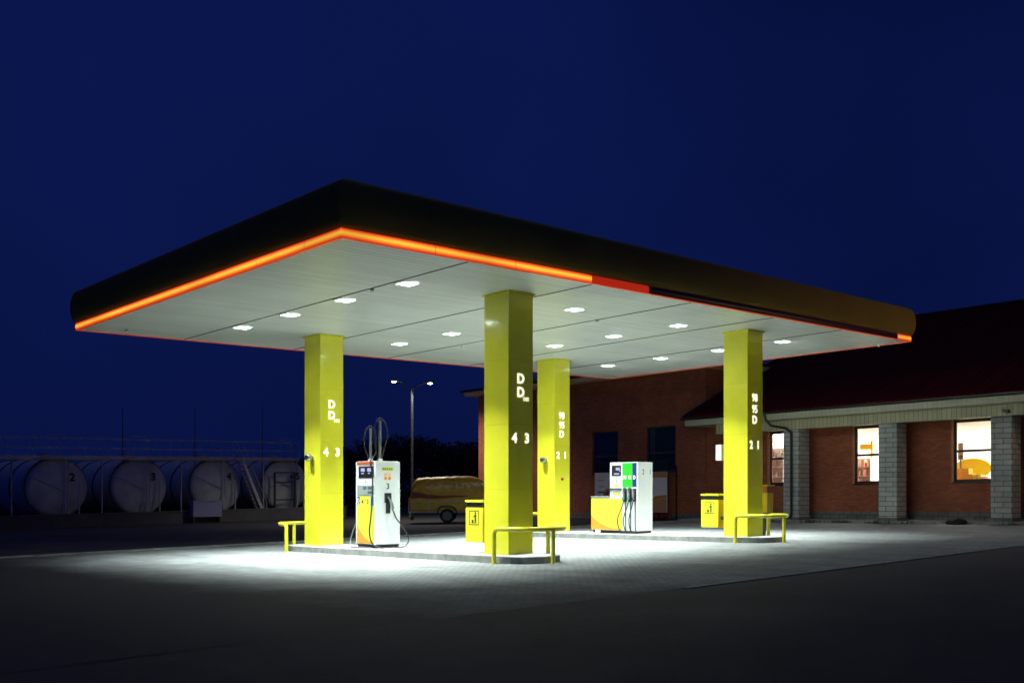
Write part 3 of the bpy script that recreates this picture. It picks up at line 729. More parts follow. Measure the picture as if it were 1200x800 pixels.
q = MB(); q.box(.005, .0098, yh + .14, yh + .34, 1.50, 1.60); q.build('payment_sticker', mat('tan_sticker', (.7, .5, .15, 1), .5), t)
q = MB(); q.box(.003, .0095, yh + .08, yh + .38, 1.24, 1.32); q.build('lime_sticker', MATS['lime_sticker'], t)
# green / indigo columns
gy = [(.435, .64, M_green), (.225, .43, M_green), (.045, .22, M_blue)]
for i, (a, b, m) in enumerate(gy):
    q = MB(); q.box(-.006, .0105, a, b - .004, 1.50, zt - .03, .003); pn = q.build('grade_panel', m, t)
    q = MB(); put_text(q, ('98', '95', 'D')[i], '-X', (a + b) / 2, 1.75, -.011, .115, .01, .85); q.build('grade_number', M_text, pn)
    q = MB(); q.box(-.02, .0105, a + .02, b - .02, 1.03, 1.44, .005); hl = q.build('nozzle_holder', M_black, t)
    yy = (a + b) / 2
    q = MB(); q.tube([(-.03, yy, 1.40), (-.055, yy + .01, 1.32), (-.075, yy, 1.22), (-.08, yy - .02, 1.10)], .02, 8, rs=[.014, .018, .028, .024])
    q.tube([(-.05, yy - .03, 1.30), (-.09, yy - .045, 1.22), (-.08, yy - .04, 1.12)], .008, 6); q.build('nozzle', M_steel, t)
    q = MB(); q.box(-.10, -.05, yy - .035, yy + .045, 1.07, 1.17, .008); q.build('nozzle_guard', M_greenhose if i < 2 else M_black, t)
    q = MB(); q.box(-.028, -.005, yy - .06, yy + .06, 1.45, 1.49); q.build('nozzle_cap', M_greenhose if i < 2 else M_whitetrim, t)
    sw = .22 - i * .04
    hose([(-.08, yy - .02, 1.08), (-.09, yy + .05, .85), (-.11, yy + sw, .45), (-.10, yy + sw * .6, .12), (-.05, yy - .06, .05)], .017, t)
    hose([(-.03, yy - .05, 1.1), (-.035, yy - .055, .6), (-.03, yy - .06, .04)], .015, t)
q = MB(); q.box(-.004, .0105, .045, .62, 1.462, 1.495); q.build('trim_bar', M_whitetrim, t)
q = MB(); put_text(q, '2', '-Y', .27, 1.90, -.003, .17, .015, .8); put_text(q, '1', '-Y', .62, 1.90, -.003, .17, .015, .8); q.build('pump_number', M_ink, t)
q = MB(); q.box(-.02, .0, yl - .42, yl - .20, .0, .09, .01); q.build('white_block', M_whitetrim, t)

# ================================================================= shop building
bx = thing('brick_building', 'long red brick shop with maroon roof, grey stone piers and lit windows, right side', 'building', 31, 0, 0)
wg = thing('brick_building', 'taller flat-fronted red brick wing with two dark windows, behind the far pump', 'building', 31, 23, 0)
def wallx(mb, X, th, y0, y1, z0, z1, holes):
    """wall in the plane x=X with rectangular openings (ya,yb,za,zb)"""
    ys = sorted({y0, y1} | {h for q in holes for h in q[:2]})
    for a, b in zip(ys, ys[1:]):
        hs = [q for q in holes if q[0] < (a + b) / 2 < q[1]]
        if not hs: mb.box(X, X + th, a, b, z0, z1)
        for q in hs:
            mb.box(X, X + th, a, b, z0, q[2]); mb.box(X, X + th, a, b, q[3], z1)
WIN = [(9.80, 11.38, 1.65, 4.07), (5.45, 7.10, 1.63, 4.08), (1.12, 2.78, 1.62, 4.08), (-3.4, -1.75, 1.62, 4.08), (-7.9, -6.2, 1.62, 4.08)]
q = MB(); wallx(q, 31, .3, -14, 14.97, .1, 5.5, WIN); wl = q.build('wall', M_brick, bx, tilt=True)
q = MB(); q.box(31, 53, -14.3, -14.001, 0, 5.6); q.extr([(31, 5.6), (53, 5.6), (42, 9.9)], 'Y', -14.3, -14.001); q.box(52.7, 53, -14, 15, 0, 5.5); q.box(31.31, 53, 14.6, 14.9, 0, 5.5); q.build('wall', M_brick, bx, tilt=True)
q = MB(); q.box(30.95, 30.998, -14, 15.2, .1, .42); q.build('plinth', M_plinth, bx, tilt=True)
# roof
XE, ZE, XR, ZR = 28.72, 4.86, 41.5, 10.2
q = MB(); th = .09
def slab(mb, x0, z0, x1, z1, y0, y1, th):
    mb.extr([(x0, z0), (x1, z1), (x1, z1 + th), (x0, z0 + th)], 'Y', y0, y1)
slab(q, XE, ZE, XR, ZR, -14.9, 14.6, th); slab(q, XR, ZR, 54.3, ZE, -14.9, 14.6, th); rfo = q.build('roof', M_roof, bx, tilt=True)
q = MB(); q.box(XR - .12, XR + .12, -14.95, 14.65, ZR + .05, ZR + .17, .03); q.build('ridge_cap', M_roofd, rfo, tilt=True)
q = MB(); slab(q, XE - .03, ZE - .12, XR, ZR - .12, 14.605, 14.68, .26); q.build('verge_board', M_roofd, rfo, tilt=True)
# gutter
q = MB(); pts = [(28.62 - .07 * cos(a), ZE - .02 - .09 * sin(a)) for a in [pi * k / 8 for k in range(9)]]
pts = [(28.66 - .085 * cos(a), ZE + .0 - .10 * sin(a)) for a in [pi * k / 8 for k in range(9)]]
q.extr(pts, 'Y', -14.9, 14.7); gt = q.build('gutter', M_gutter, bx, tilt=True)
def downpipe(y, lab=None):
    q = MB(); q.tube([(28.66, y + .9, ZE - .1), (28.67, y + .85, ZE - .35), (28.75, y + .6, ZE - .62), (29.2, y + .15, 4.12), (29.36, y, 3.92), (29.38, y, 3.6), (29.38, y, .5), (29.36, y, .3), (29.2, y - .02, .2)], .055, 10)
    d = q.build('downpipe', M_gutter, gt, tilt=True)
downpipe(9.22); downpipe(-4.1)
q = MB(); q.box(28.76, 28.82, -14.9, 14.55, 4.52, 4.84); q.build('eave_fascia', M_cream, bx, tilt=True)
q = MB(); q.box(28.82, 31.0, -14.9, 14.55, 4.50, 4.53); q.build('soffit', M_cream, bx, tilt=True)
q = MB(); q.box(29.28, 29.42, -14.9, 13.15, 4.06, 4.50); q.box(29.42, 31.0, 13.02, 13.15, 4.06, 4.50); q.build('frieze', M_board, bx, tilt=True)
q = MB(); q.box(29.43, 31.0, -14.9, 13.0, 4.12, 4.16); q.build('porch_ceiling', M_board, bx, tilt=True)
for yp in (9.30, 4.83, .33, -4.2, -8.7):
    q = MB(); q.box(29.5, 30.35, yp - .39, yp + .39, .1, 4.115, .02); pr = q.build('stone_pier', M_stone, bx, tilt=True)
    q = MB(); q.box(29.42, 30.4, yp - .44, yp + .44, .1, .22, .01); q.build('pier_foot', M_plinth, pr, tilt=True)
# windows: frame, panes, trim
def window(parent, X, y0, y1, z0, z1, zm, lit):
    e = .002
    q = MB(); fw_ = .075
    for b in ((y0 + e, y0 + fw_, z0 + e, z1 - e), (y1 - fw_, y1 - e, z0 + e, z1 - e), (y0 + fw_, y1 - fw_, z0 + e, z0 + fw_ + .03), (y0 + fw_, y1 - fw_, z1 - fw_, z1 - e), (y0 + fw_, y1 - fw_, zm - .05, zm + .05)):
        q.box(X + .09, X + .16, *b)
    w = q.build('window', M_frame if lit else M_dgrey, parent, tilt=True)
    q = MB(); q.box(X + .12, X + .126, y0 + fw_, y1 - fw_, z0 + fw_ + .03, zm - .05); q.box(X + .12, X + .126, y0 + fw_, y1 - fw_, zm + .05, z1 - fw_)
    q.build('pane', M_glass if lit else M_dglass, w, tilt=True)
    q = MB(); q.box(X - .05, X + .088, y0 - .04, y1 + .04, z0 - .06, z0 + .001); q.build('sill', M_frame if lit else M_dgrey, w, tilt=True)
    q = MB()
    if lit:
        q.box(X - .03, X + .03, y1 - .001, y1 + .09, z0 - .0, z1 + .06); q.build('side_trim', M_jamb, w, tilt=True); q = MB(); q.box(X - .03, X + .03, y0 - .09, y0 + .001, z0, z1 + .06)
        q.build('side_trim', M_jamb, w, tilt=True)
        q = MB(); q.box(X - .028, X + .032, y0, y1, z1 + .001, z1 + .06); q.build('head_trim', M_frame, w, tilt=True)
    return w
for a, b, c, e in WIN: window(bx, 31, a, b, c, e, 2.86, True)
# --- the room behind the lit windows
q = MB(); q.box(31.31, 36.5, -13.9, 14.5, .28, .30); q.build('room_floor', M_grey, bx, tilt=True)
q = MB(); q.box(36.5, 36.6, -13.9, 14.5, .3, 4.45); q.box(31.31, 36.5, 12.6, 12.7, .3, 4.45); q.box(31.31, 36.5, -13.9, -13.8, .3, 4.45); q.build('inner_wall', M_inner, bx, tilt=True)
q = MB(); q.box(31.31, 36.6, -13.9, 14.5, 4.45, 4.5); q.build('room_ceiling', M_inner, bx, tilt=True)
for i, y in enumerate((-8, -3, 2.2, 6.6, 11)):
    ld = D.lights.new('assumed_room_light', 'AREA'); ld.shape = 'RECTANGLE'; ld.size = 1.2; ld.size_y = 3; ld.energy = 420; ld.color = (1, .93, .80)  # assumed lamps, out of sight, that light the room behind the windows
    lo = D.objects.new('assumed_room_light', ld); COL.objects.link(lo); lo.location = (34.0, y, 4.40 + G(34, y))
    tl = thing('assumed_shop_lamp', '%s of the assumed shop ceiling lamps, unseen behind the lit windows' % ('fifth counting from the wing', 'fourth counting from the wing', 'third counting from the wing', 'second counting from the wing', 'nearest the wing')[i], 'ceiling lamp', 34, y, 4.45, group='shop ceiling lamps')
    q = MB(); q.box(-.62, .62, -1.52, 1.52, -.02, -.001); q.build('lamp_panel', mat('assumed_shop_lamp_panel', (.9, .9, .85, 1), .5, emit=(1, .93, .8, 1), estr=5), tl)
    q = MB(); q.box(-.66, -.625, -1.56, 1.56, -.03, -.001); q.box(.625, .66, -1.56, 1.56, -.03, -.001); q.build('lamp_rim', M_whitetrim, tl)
GRP = 'goods inside the shop'
def shelf(x, y0, y1, z0, z1, n, label, goods, seed=1):
    t = thing('display_shelf', label, 'shelf', x, (y0 + y1) / 2, .3)
    hy = (y1 - y0) / 2
    q = MB(); q.box(.0, .03, -hy, hy, 0, z1 - .3); q.build('back_panel', M_whitetrim, t)
    q = MB(); q.box(-.4, 0, -hy, -hy + .025, 0, z1 - .3); q.box(-.4, 0, hy - .025, hy, 0, z1 - .3); q.build('upright', M_whitetrim, t)
    rr = random.Random(seed)
    for k in range(n):
        z = z0 - .3 + (z1 - z0) * k / n
        q = MB(); q.box(-.42, -.001, -hy + .026, hy - .026, z, z + .03); s_ = q.build('shelf_board', M_whitetrim, t)
        y = -hy + .05
        while y < hy - .15:
            w = rr.uniform(.06, .14); h = rr.uniform(.12, min(.3, (z1 - z0) / n - .08)); c = rr.choice(goods)
            if rr.random() < .8:
                q = MB(); q.box(-.38, -.38 + rr.uniform(.08, .2), y, y + w, z + .031, z + .03 + h, .008); q.build('packet', mat('goods_%s' % ''.join('%d_' % (v * 100) for v in c), c + (1,), .4), s_)
            y += w + rr.uniform(.01, .08)
    return t
REDS = [(.8, .08, .06), (.85, .2, .1), (.85, .8, .75), (.8, .1, .1), (.9, .85, .7), (.85, .75, .4)]
shelf(32.6, 7.0, 7.95, 1.55, 2.75, 3, 'white shelf of red and white packets seen through the middle lit window', REDS, 4)
GR = [(.6, .6, .58), (.35, .35, .35), (.8, .78, .7), (.7, .65, .5)]
shelf(32.6, 11.4, 12.3, 1.55, 3.4, 4, 'pale shelf of grey goods seen through the lit window left of the first pier', GR, 8)
# yellow price board on a post in the middle window
t = thing('hanging_sign', 'yellow L-shaped shop sign seen through the middle lit window', 'sign', 33.0, 7.3, .3)
q = MB(); q.box(-.02, .02, .0, .10, 0, 3.55 - .3, .004); q.build('sign_post', mat('yellow_sign', (.9, .75, .03, 1), .4), t)
q = MB(); q.box(-.022, .022, .102, .62, 2.86, 3.10, .006); q.build('sign_panel', mat('yellow_sign2', (.9, .68, .02, 1), .4), t)
# third window: counter arch, boxes, screen
t = thing('yellow_counter_sign', 'big yellow oval counter sign seen through the right lit window', 'sign', 33.2, 2.95, .3)
q = MB(); q.extr([(.78 * cos(a), 1.88 + .42 * sin(a)) for a in [2 * pi * k / 40 for k in range(40)]], 'X', -.03, .03); q.build('oval_board', mat('yellow_oval', (.92, .85, .02, 1), .4), t)
q = MB(); q.box(.031, .2, -.5, .5, 0, 1.9, .01); q.build('counter_block', M_whitetrim, t)
tb = thing('window_table', 'white shelf table under the right lit window', 'table', 31.9, 2.2, .3)
q = MB(); q.box(-.3, .35, -.9, .9, 1.20, 1.25, .008); q.build('table_top', M_whitetrim, tb)
for sx in (-.27, .30):
    for sy in (-.86, .84): q = MB(); q.box(sx, sx + .04, sy, sy + .04, 0, 1.199); q.build('leg', M_grey, tb)
M_carton = mat('amber_carton', (.72, .42, .04, 1), .6)
for (y0, y1, z0, z1, lb) in ((2.34, 3.05, 1.552, 1.93, 'large amber carton on the table behind the right lit window'), (2.50, 3.02, 1.932, 2.16, 'amber carton lying on top of the larger one behind the right lit window'), (2.02, 2.32, 1.552, 1.90, 'small yellow carton right of the amber cartons behind the right lit window')):
    t = thing('carton', lb, 'box', 31.95, (y0 + y1) / 2, z0)
    h = (y1 - y0) / 2
    q = MB(); q.box(-.2, .2, -h, h, 0, z1 - z0, .01); q.build('carton_body', M_carton if 'small' not in lb else mat('yellow_carton', (.8, .62, .03, 1), .6), t)
    q = MB(); q.box(-.206, .206, -.03, .03, -.0005, z1 - z0 + .002); q.build('tape', mat('tan_tape', (.6, .4, .1, 1), .4), t)
t = thing('red_packets', 'small stack of red and white packets right of the cartons in the right lit window', 'packets', 31.85, 1.85, 1.552)
for k in range(4):
    q = MB(); q.box(-.1, .1, -.13 + .02 * (k % 2), .13 + .02 * (k % 2), k * .07, k * .07 + .062, .006); q.build('packet', mat('goods_red', (.7, .06, .05, 1), .4) if k % 2 == 0 else M_whitetrim, t)
t = thing('wall_panel', 'grey narrow panel on the shop wall seen at the left of the right lit window', 'panel', 33.1, 3.42, 2.55)
q = MB(); q.box(0, .05, -.11, .11, 0, .72, .006); q.build('panel_face', mat('taupe_panel', (.28, .25, .2, 1), .6), t)
q = MB(); q.box(-.004, -.0005, -.08, .08, .06, .2); q.build('panel_slot', M_black, t)
q = MB(); q.box(.0, .04, -.03, .03, -2.25, -.001); q.build('panel_post', M_grey, t)
# floodlight on a pier top
t = thing('floodlight', 'small unlit dark floodlight at the top of the rightmost pier in view', 'floodlight', 29.28, .05, 4.14)
q = MB(); q.box(-.02, .02, -.02, .02, -.03, .10); q.build('bracket', M_dgrey, t)
q = MB(); q.extr([(-.12, .0), (.12, .05), (.10, .16), (-.10, .12)], 'X', -.12, .0); q.build('lamp_head', M_black, t)

# ---- wing
WW = [(20.70, 22.55, 2.40, 4.70), (16.85, 18.75, 2.43, 4.75)]
q = MB(); wallx(q, 31.0, .3, 15.0, 32.0, 0, 7.42, WW); q.box(31.3, 46, 15.0, 15.3, 0, 7.42); q.box(31.3, 46, 31.7, 32.0, 0, 7.42); q.box(45.7, 46, 15.3, 31.7, 0, 7.42); q.build('wall', M_brick, wg, tilt=True)
q = MB(); q.box(30.94, 30.998, 15.21, 32.05, 0, .30); q.build('plinth', M_plinth, wg, tilt=True)
for a, b, c, e in WW: window(wg, 31, a, b, c, e, c + (e - c) * .42, False)
q = MB()
for a, b, c, e in WW: q.box(31.18, 31.2, b - .42, b - .08, c, e)
q.build('curtain', mat('grey_curtain', (.55, .6, .58, 1), .8), wg, tilt=True)
q = MB()
for a, b, c, e in WW: q.box(31.24, 31.25, a, b, c, e)
q.build('pane_backing', mat('dark_backing', (.2, .27, .27, 1), .9), wg, tilt=True)  # backing sheet added behind the panes to set their grey-green tone
q = MB(); q.box(30.35, 46.6, 14.0, 32.6, 7.425, 7.66); q.build('eave', M_eave, wg, tilt=True)
q = MB()
a = [(30.2, 13.9, 7.661), (46.8, 13.9, 7.661), (46.8, 32.8, 7.661), (30.2, 32.8, 7.661)]; b = [(x, y, 7.78) for x, y, z in a]; c = [(38.0, 21.5, 9.2), (39.0, 21.5, 9.2), (39.0, 25, 9.2), (38.0, 25, 9.2)]
q.add(a + b + c, [(3, 2, 1, 0)] + [(i, (i + 1) % 4, 4 + (i + 1) % 4, 4 + i) for i in range(4)] + [(4 + i, 4 + (i + 1) % 4, 8 + (i + 1) % 4, 8 + i) for i in range(4)] + [(8, 9, 10, 11)])
q.build('roof', M_roofd, wg, tilt=True)

# weeds along the kerb
wd = MB(); rr = random.Random(5)
for yb, n in ((8.1, 70), (6.6, 90), (5.0, 60), (-.3, 40), (3.9, 25), (9.9, 30)):
    for k in range(n):
        x = 29.0 + rr.uniform(-.1, .05); y = yb + rr.gauss(0, .28); h = rr.uniform(.05, .2); a = rr.uniform(0, pi); w = .018
        dx, dy = cos(a) * w, sin(a) * w; lx, ly = rr.uniform(-.06, .06), rr.uniform(-.06, .06)
        wd.add([(x - dx, y - dy, 0), (x + dx, y + dy, 0), (x + lx, y + ly, h)], [(0, 1, 2)])
o = wd.build('weeds', M_weed, tilt=True); o['kind'] = 'stuff'; tag(o, 'green weeds growing along the kerb of the shop', 'weeds')
t = thing('dark_lump', 'small dark sack lying by the kerb near the rightmost pier in view', 'lump', 28.75, 1.7, 0)
q = MB(); rr = random.Random(9)
q.ball((0, 0, .06), .5, .34, .85, .22, 18, 8)  # stands for an unidentified dark shape on the ground
q.v = [(x + rr.uniform(-.03, .03), y + rr.uniform(-.03, .03), max(0, z * (1 + .6 * (y < 0)) + rr.uniform(-.02, .03))) for x, y, z in q.v]; q.build('lump_body', M_cage, t)

# ================================================================= gas bottle cage
t = thing('gas_bottle_cage', 'black metal gas bottle cage with two posters, against the brick wing', 'gas cage', 30.0, 19.0, 0)
hy = 2.45; dpt = .72
q = MB()
for yy in (-hy, -.9, .9, hy - .05):
    for xx in (0, dpt - .05): q.box(xx, xx + .05, yy, yy + .05, 0, 3.0 if xx == 0 else 2.75)
for zz in (.12, 2.45, 2.95): q.box(0.0 + .001, .049, -hy + .05, hy - .05, zz, zz + .05)
q.box(.05, dpt, -hy, -hy + .04, 2.45, 2.5); q.box(.05, dpt, hy - .04, hy, 2.45, 2.5)
q.build('cage_frame', M_cage, t)
q = MB(); q.box(.05, dpt, -hy + .05, hy - .05, .07, .11); q.build('cage_floor', M_cage, t)
q = MB()
y = -hy + .12
while y < hy - .1: q.tube([(.03, y, .17), (.03, y, 2.45)], .006, 5, cap=False); y += .12
z = .3
while z < 2.4: q.tube([(.03, -hy + .05, z), (.03, hy - .06, z)], .006, 5, cap=False); z += .12
q.build('wire_mesh', M_cage, t)
def poster(y0, y1, parts):
    q = MB(); q.box(-.03, -.004, y0, y1, .42, 2.44, .004); p = q.build('poster_panel', mat('poster_white', (.8, .77, .8, 1), .45), t)
    for nm, poly, m in parts:
        q = MB(); q.extr([(y0 + (y1 - y0) * a, .42 + 2.02 * b) for a, b in poly], 'X', -.034, -.0305); q.build(nm, m, p)
M_po = mat('poster_orange', (.55, .22, .05, 1), .5); M_pb = mat('poster_brown', (.22, .08, .03, 1), .5); M_pp = mat('poster_peach', (.5, .24, .14, 1), .5); M_pg = mat('poster_grey_print', (.12, .12, .14, 1), .5)
ell = lambda cy, cz, ry, rz: [(cy + ry * cos(2 * pi * k / 24), cz + rz * sin(2 * pi * k / 24)) for k in range(24)]
poster(-2.42, -.2, [('poster_band', [(.01, .93), (.45, .93), (.45, .995), (.01, .995)], M_pp), ('poster_band', [(.01, .86), (.99, .86), (.99, .928), (.01, .928)], M_po), ('poster_wave', [(.01, .01), (.99, .01), (.99, .30), (.6, .22), (.3, .30), (.01, .36)], M_pp), ('poster_wave_top', [(.01, .365), (.3, .305), (.45, .265), (.35, .40), (.01, .43)], M_po)])
poster(.2, 2.42, [('poster_swirl', ell(.52, .31, .24, .30), M_po), ])
q = MB(); q.extr([(1.42 + .36 * cos(2 * pi * k / 24), 1.05 + .42 * sin(2 * pi * k / 24)) for k in range(24)], 'X', -.039, -.0345); q.build('poster_disc', M_pb, t)
q = MB()
for k, (a, b) in enumerate(((1.75, 2.2), (1.72, 2.1), (1.80, 2.2))): q.box(-.035, -.031, a, b, 1.36 + (k == 0) * .0 + k * .33 - (.0), 1.36 + k * .33 + (.10, .03, .03)[k])
q.build('poster_print', M_pg, t)
M_btl = mat('red_gas_bottle', (.35, .03, .02, 1), .35)
for k in range(13):
    y = -hy + .28 + k * .36
    b = thing('gas_bottle', 'small red gas bottle behind the bars at the foot of the gas cage', 'gas bottle', 30.0 + .36, 19.0 + y, .11, group='red gas bottles standing in the cage') if k == 0 else None
    if k == 0:
        q = MB(); q.tube([(0, 0, 0), (0, 0, .06), (0, 0, .40), (0, 0, .47), (0, 0, .51)], .15, 16, rs=[.12, .14, .14, .10, .04]); q.build('bottle_body', M_btl, b)
        q = MB(); q.cyl((0, 0), 'Z', .03, .51, .58, 10); q.tube([(.07 * cos(a), .07 * sin(a), .58) for a in [2 * pi * j / 14 for j in range(14)]], .009, 6); q.build('valve', M_steel, b); B0 = b
    else: copy_tree(B0, (30.36, 19.0 + y, .11 + G(30.36, 19.0 + y)), 'small red gas bottle behind the bars at the foot of the gas cage')

# ================================================================= trailer
tr = thing('cargo_trailer', 'yellow single-axle trailer under a shiny yellow tarpaulin cover, parked behind the near island', 'trailer', 23.49, 25.83, 0, rz=-TH)
# local x = to the right, y = away; origin at the wheel contact
x0, x1 = -2.03, 2.15; wdt = 1.9
q = MB(); q.box(x0 + .05, x1 - .1, .08, wdt - .08, .52, .60); q.box(x0, x0 + .12, .3, .42, .30, .55); q.tube([(x1 - .1, wdt / 2 - .5, .5), (x1 + 1.3, wdt / 2, .48)], .04, 8); q.tube([(x1 - .1, wdt / 2 + .5, .5), (x1 + 1.3, wdt / 2, .48)], .04, 8)
q.tube([(x1 + .9, wdt / 2, .48), (x1 + .9, wdt / 2, .02)], .03, 8); q.build('chassis', M_galv, tr)
q = MB(); q.box(x0 + .1, x1 - .05, .02, wdt - .02, .60, 1.10, .01); q.build('cargo_box', M_tbody, tr)
for xx in (x0 + 0, x0 + 1.05, x0 + 3.28): q = MB(); q.box(xx, xx + .06, -.012, .02, .55, 1.16, .004); q.build('side_post', M_galv, tr)
q = MB(); q.box(x0 - .02, x1, -.02, wdt + .02, 1.10, 1.15, .006); q.build('top_rail', M_galv, tr)
q = MB(); q.box(x0 + .1, x1 - .05, -.008, .018, .62, .65); q.build('red_line', M_redtop, tr)
# tarpaulin: profile along x swept over an arched section
q = MB(); ns = 40; mm = 18; vs = []
def topz(s):   # s 0..1 along the length
    x = x0 + .10 + s * (x1 - x0 - .0)
    if s < .1: return 1.15 + 1.22 * (1 - (1 - s / .1) ** 2) ** .5 * .96 + .0
    if s < .72: return 2.33 + .10 * sin((s - .1) / .62 * pi * .5)
    u_ = (s - .72) / .28; return 1.15 + 1.28 * max(0, 1 - u_ ** 2.3) ** .6
rr = random.Random(2)
for i in range(ns + 1):
    s = i / ns; zt_ = topz(s); x = x0 + .06 + s * (x1 - x0 + .12)
    zt_ += .025 * abs(sin(s * pi * 8)) if .08 < s < .75 else 0
    for k in range(mm + 1):
        a = pi * k / mm; cy = wdt / 2; ry = wdt / 2 + .01
        ex = .38
        yy = cy - ry * (abs(cos(a)) ** ex) * (1 if cos(a) > 0 else -1); zz = 1.13 + (zt_ - 1.13) * (sin(a) ** ex if sin(a) > 1e-6 else 0)
        ins = .16 * ((zz - 1.13) / 1.3) ** 1.5
        yy += ins if yy < cy else -ins
        vs.append((x + rr.uniform(-.01, .01), yy + rr.uniform(-.008, .008), zz + rr.uniform(-.008, .008)))
fs = [(i * (mm + 1) + k, (i + 1) * (mm + 1) + k, (i + 1) * (mm + 1) + k + 1, i * (mm + 1) + k + 1) for i in range(ns) for k in range(mm)]
q.add(vs, fs, True); tp = q.build('tarpaulin', M_tarp, tr)
def ysurf(z):  # front face position of the tarp
    return -.01 + .16 * (max(0, z - 1.13) / 1.3) ** 1.5 - .006
q = MB()   # orange red swoosh on the cover
top = [(x0 + .18, 1.62), (x0 + .5, 1.60), (x0 + 1.0, 1.48), (x0 + 1.6, 1.42), (x0 + 2.4, 1.44), (x0 + 3.1, 1.42)]
bot = [(x0 + 3.1, 1.38), (x0 + 2.2, 1.30), (x0 + 1.3, 1.25), (x0 + .6, 1.30), (x0 + .15, 1.26)]
def sheetY(mb, ptop, pbot, off):
    n = 24
    def ip(P, u):
        u *= len(P) - 1; i = min(int(u), len(P) - 2); f = u - i; return (P[i][0] * (1 - f) + P[i + 1][0] * f, P[i][1] * (1 - f) + P[i + 1][1] * f)
    pb = pbot[::-1]; vs = []
    for i in range(n + 1):
        a = ip(ptop, i / n); b = ip(pb, i / n); vs += [(a[0], ysurf(a[1]) - off, a[1]), (b[0], ysurf(b[1]) - off, b[1])]
    mb.add(vs, [(2 * i, 2 * i + 1, 2 * i + 3, 2 * i + 2) for i in range(n)])
sheetY(q, top, bot, .012); q.build('red_swoosh', mat('tarp_red', (.32, .07, .02, 1), .35), tp)
for k in range(9):
    q = MB(); x = x0 + .3 + k * .33; s = (x - x0 - .1) / (x1 - x0); q.ball((x, .20, topz(max(.06, s)) + .015), .028, n=8, m=6); q.build('eyelet', M_steel, tp)
q = MB(); rr = random.Random(11)   # glints of the broken silver lettering, painted as short bright flakes
for k in range(120):
    x = x0 + rr.uniform(.95, 3.9); zc = 1.78 + .16 * (x - x0 - .95) / 2.4 + rr.gauss(0, .07); w = rr.uniform(.02, .09); h = rr.uniform(.015, .06)
    y = ysurf(zc) - .012
    q.add([(x, y, zc), (x + w, y, zc + rr.uniform(-.02, .02)), (x + w * .8, y + .004, zc + h), (x, y + .004, zc + h)], [(0, 1, 2, 3)])
q.build('lettering_glints', mat('silver_print', (.85, .85, .8, 1), .25, metal=.3), tp)
q = MB(); q.extr([(-.50, .52), (-.50, .70), (-.36, .88), (-.1, .90), (.22, .90), (.42, .80), (.50, .62), (.50, .52), (.44, .52), (.44, .62), (.36, .76), (.2, .84), (-.1, .84), (-.32, .82), (-.44, .68), (-.44, .52)], 'Y', -.18, .04); q.build('mudguard', M_dgrey, tr)
for yy in (-.14, wdt - .06):
    q = MB(); rad = .37
    prof = [(rad - .12, 0), (rad - .04, -.01), (rad, .03), (rad, .15), (rad - .04, .19), (rad - .12, .18)]
    n = 36; vs = []
    for k in range(n):
        a = 2 * pi * k / n
        for r_, o_ in prof: vs.append((r_ * cos(a), yy + o_, rad + r_ * sin(a)))
    m = len(prof); q.add(vs, [(k * m + j, k * m + (j + 1) % m, ((k + 1) % n) * m + (j + 1) % m, ((k + 1) % n) * m + j) for k in range(n) for j in range(m)], True)
    wh = q.build('wheel', M_tire, tr)
    q = MB(); q.cyl((0, rad), 'Y', rad - .115, yy + .045, yy + .12, 28); q.cyl((0, rad), 'Y', .07, yy + .02, yy + .044, 16); q.build('rim', M_grey, wh)
q = MB(); q.box(x0 - .03, x0 + .05, .05, .22, 1.20, 1.30, .005); q.build('tail_lamp', M_red, tr)

# ================================================================= street lamp
sl = thing('street_lamp', 'double-armed street lamp with two lit white heads, behind the near pump', 'street lamp', 26.4, 32.65, 0, rz=-TH)
q = MB(); q.tube([(0, 0, 0), (0, 0, 1.2), (0, 0, 1.25), (0, 0, 7.7)], .09, 12, rs=[.11, .10, .075, .055]); q.build('pole', M_dgrey, sl)
for s_, ht in ((-1, 8.15), (1, 8.05)):
    q = MB(); q.tube([(0, 0, 7.65)] + [(s_ * .82 * sin(a), 0, 7.65 + (ht - 7.65) * (sin(a) ** .7 if a > 0 else 0)) for a in [pi / 2 * k / 8 for k in range(1, 9)]], .035, 8); q.build('arm', M_grey, sl)
    q = MB(); q.ball((s_ * 1.05, 0, ht + .03), .28, 1, .5, .32, 16, 8); hd = q.build('lamp_head', M_grey, sl)
    q = MB(); q.ball((s_ * 1.06, -.02, ht - .035), .14, 1, .75, .42, 16, 8); q.build('lamp_glass', mat('street_lamp_glass_lit', (.9, .9, .85, 1), .3, emit=(1, .95, .85, 1), estr=18), hd)
    ld = D.lights.new('street_light', 'SPOT'); ld.energy = 900; ld.color = (1, .93, .82); ld.spot_size = radians(150); ld.spot_blend = .6; ld.shadow_soft_size = .15
    lo = D.objects.new('street_light', ld); COL.objects.link(lo); lo.location = (26.4 + s_ * 1.08 * CT, 32.65 - s_ * 1.08 * ST, ht - .2 + G(26.4, 32.65))

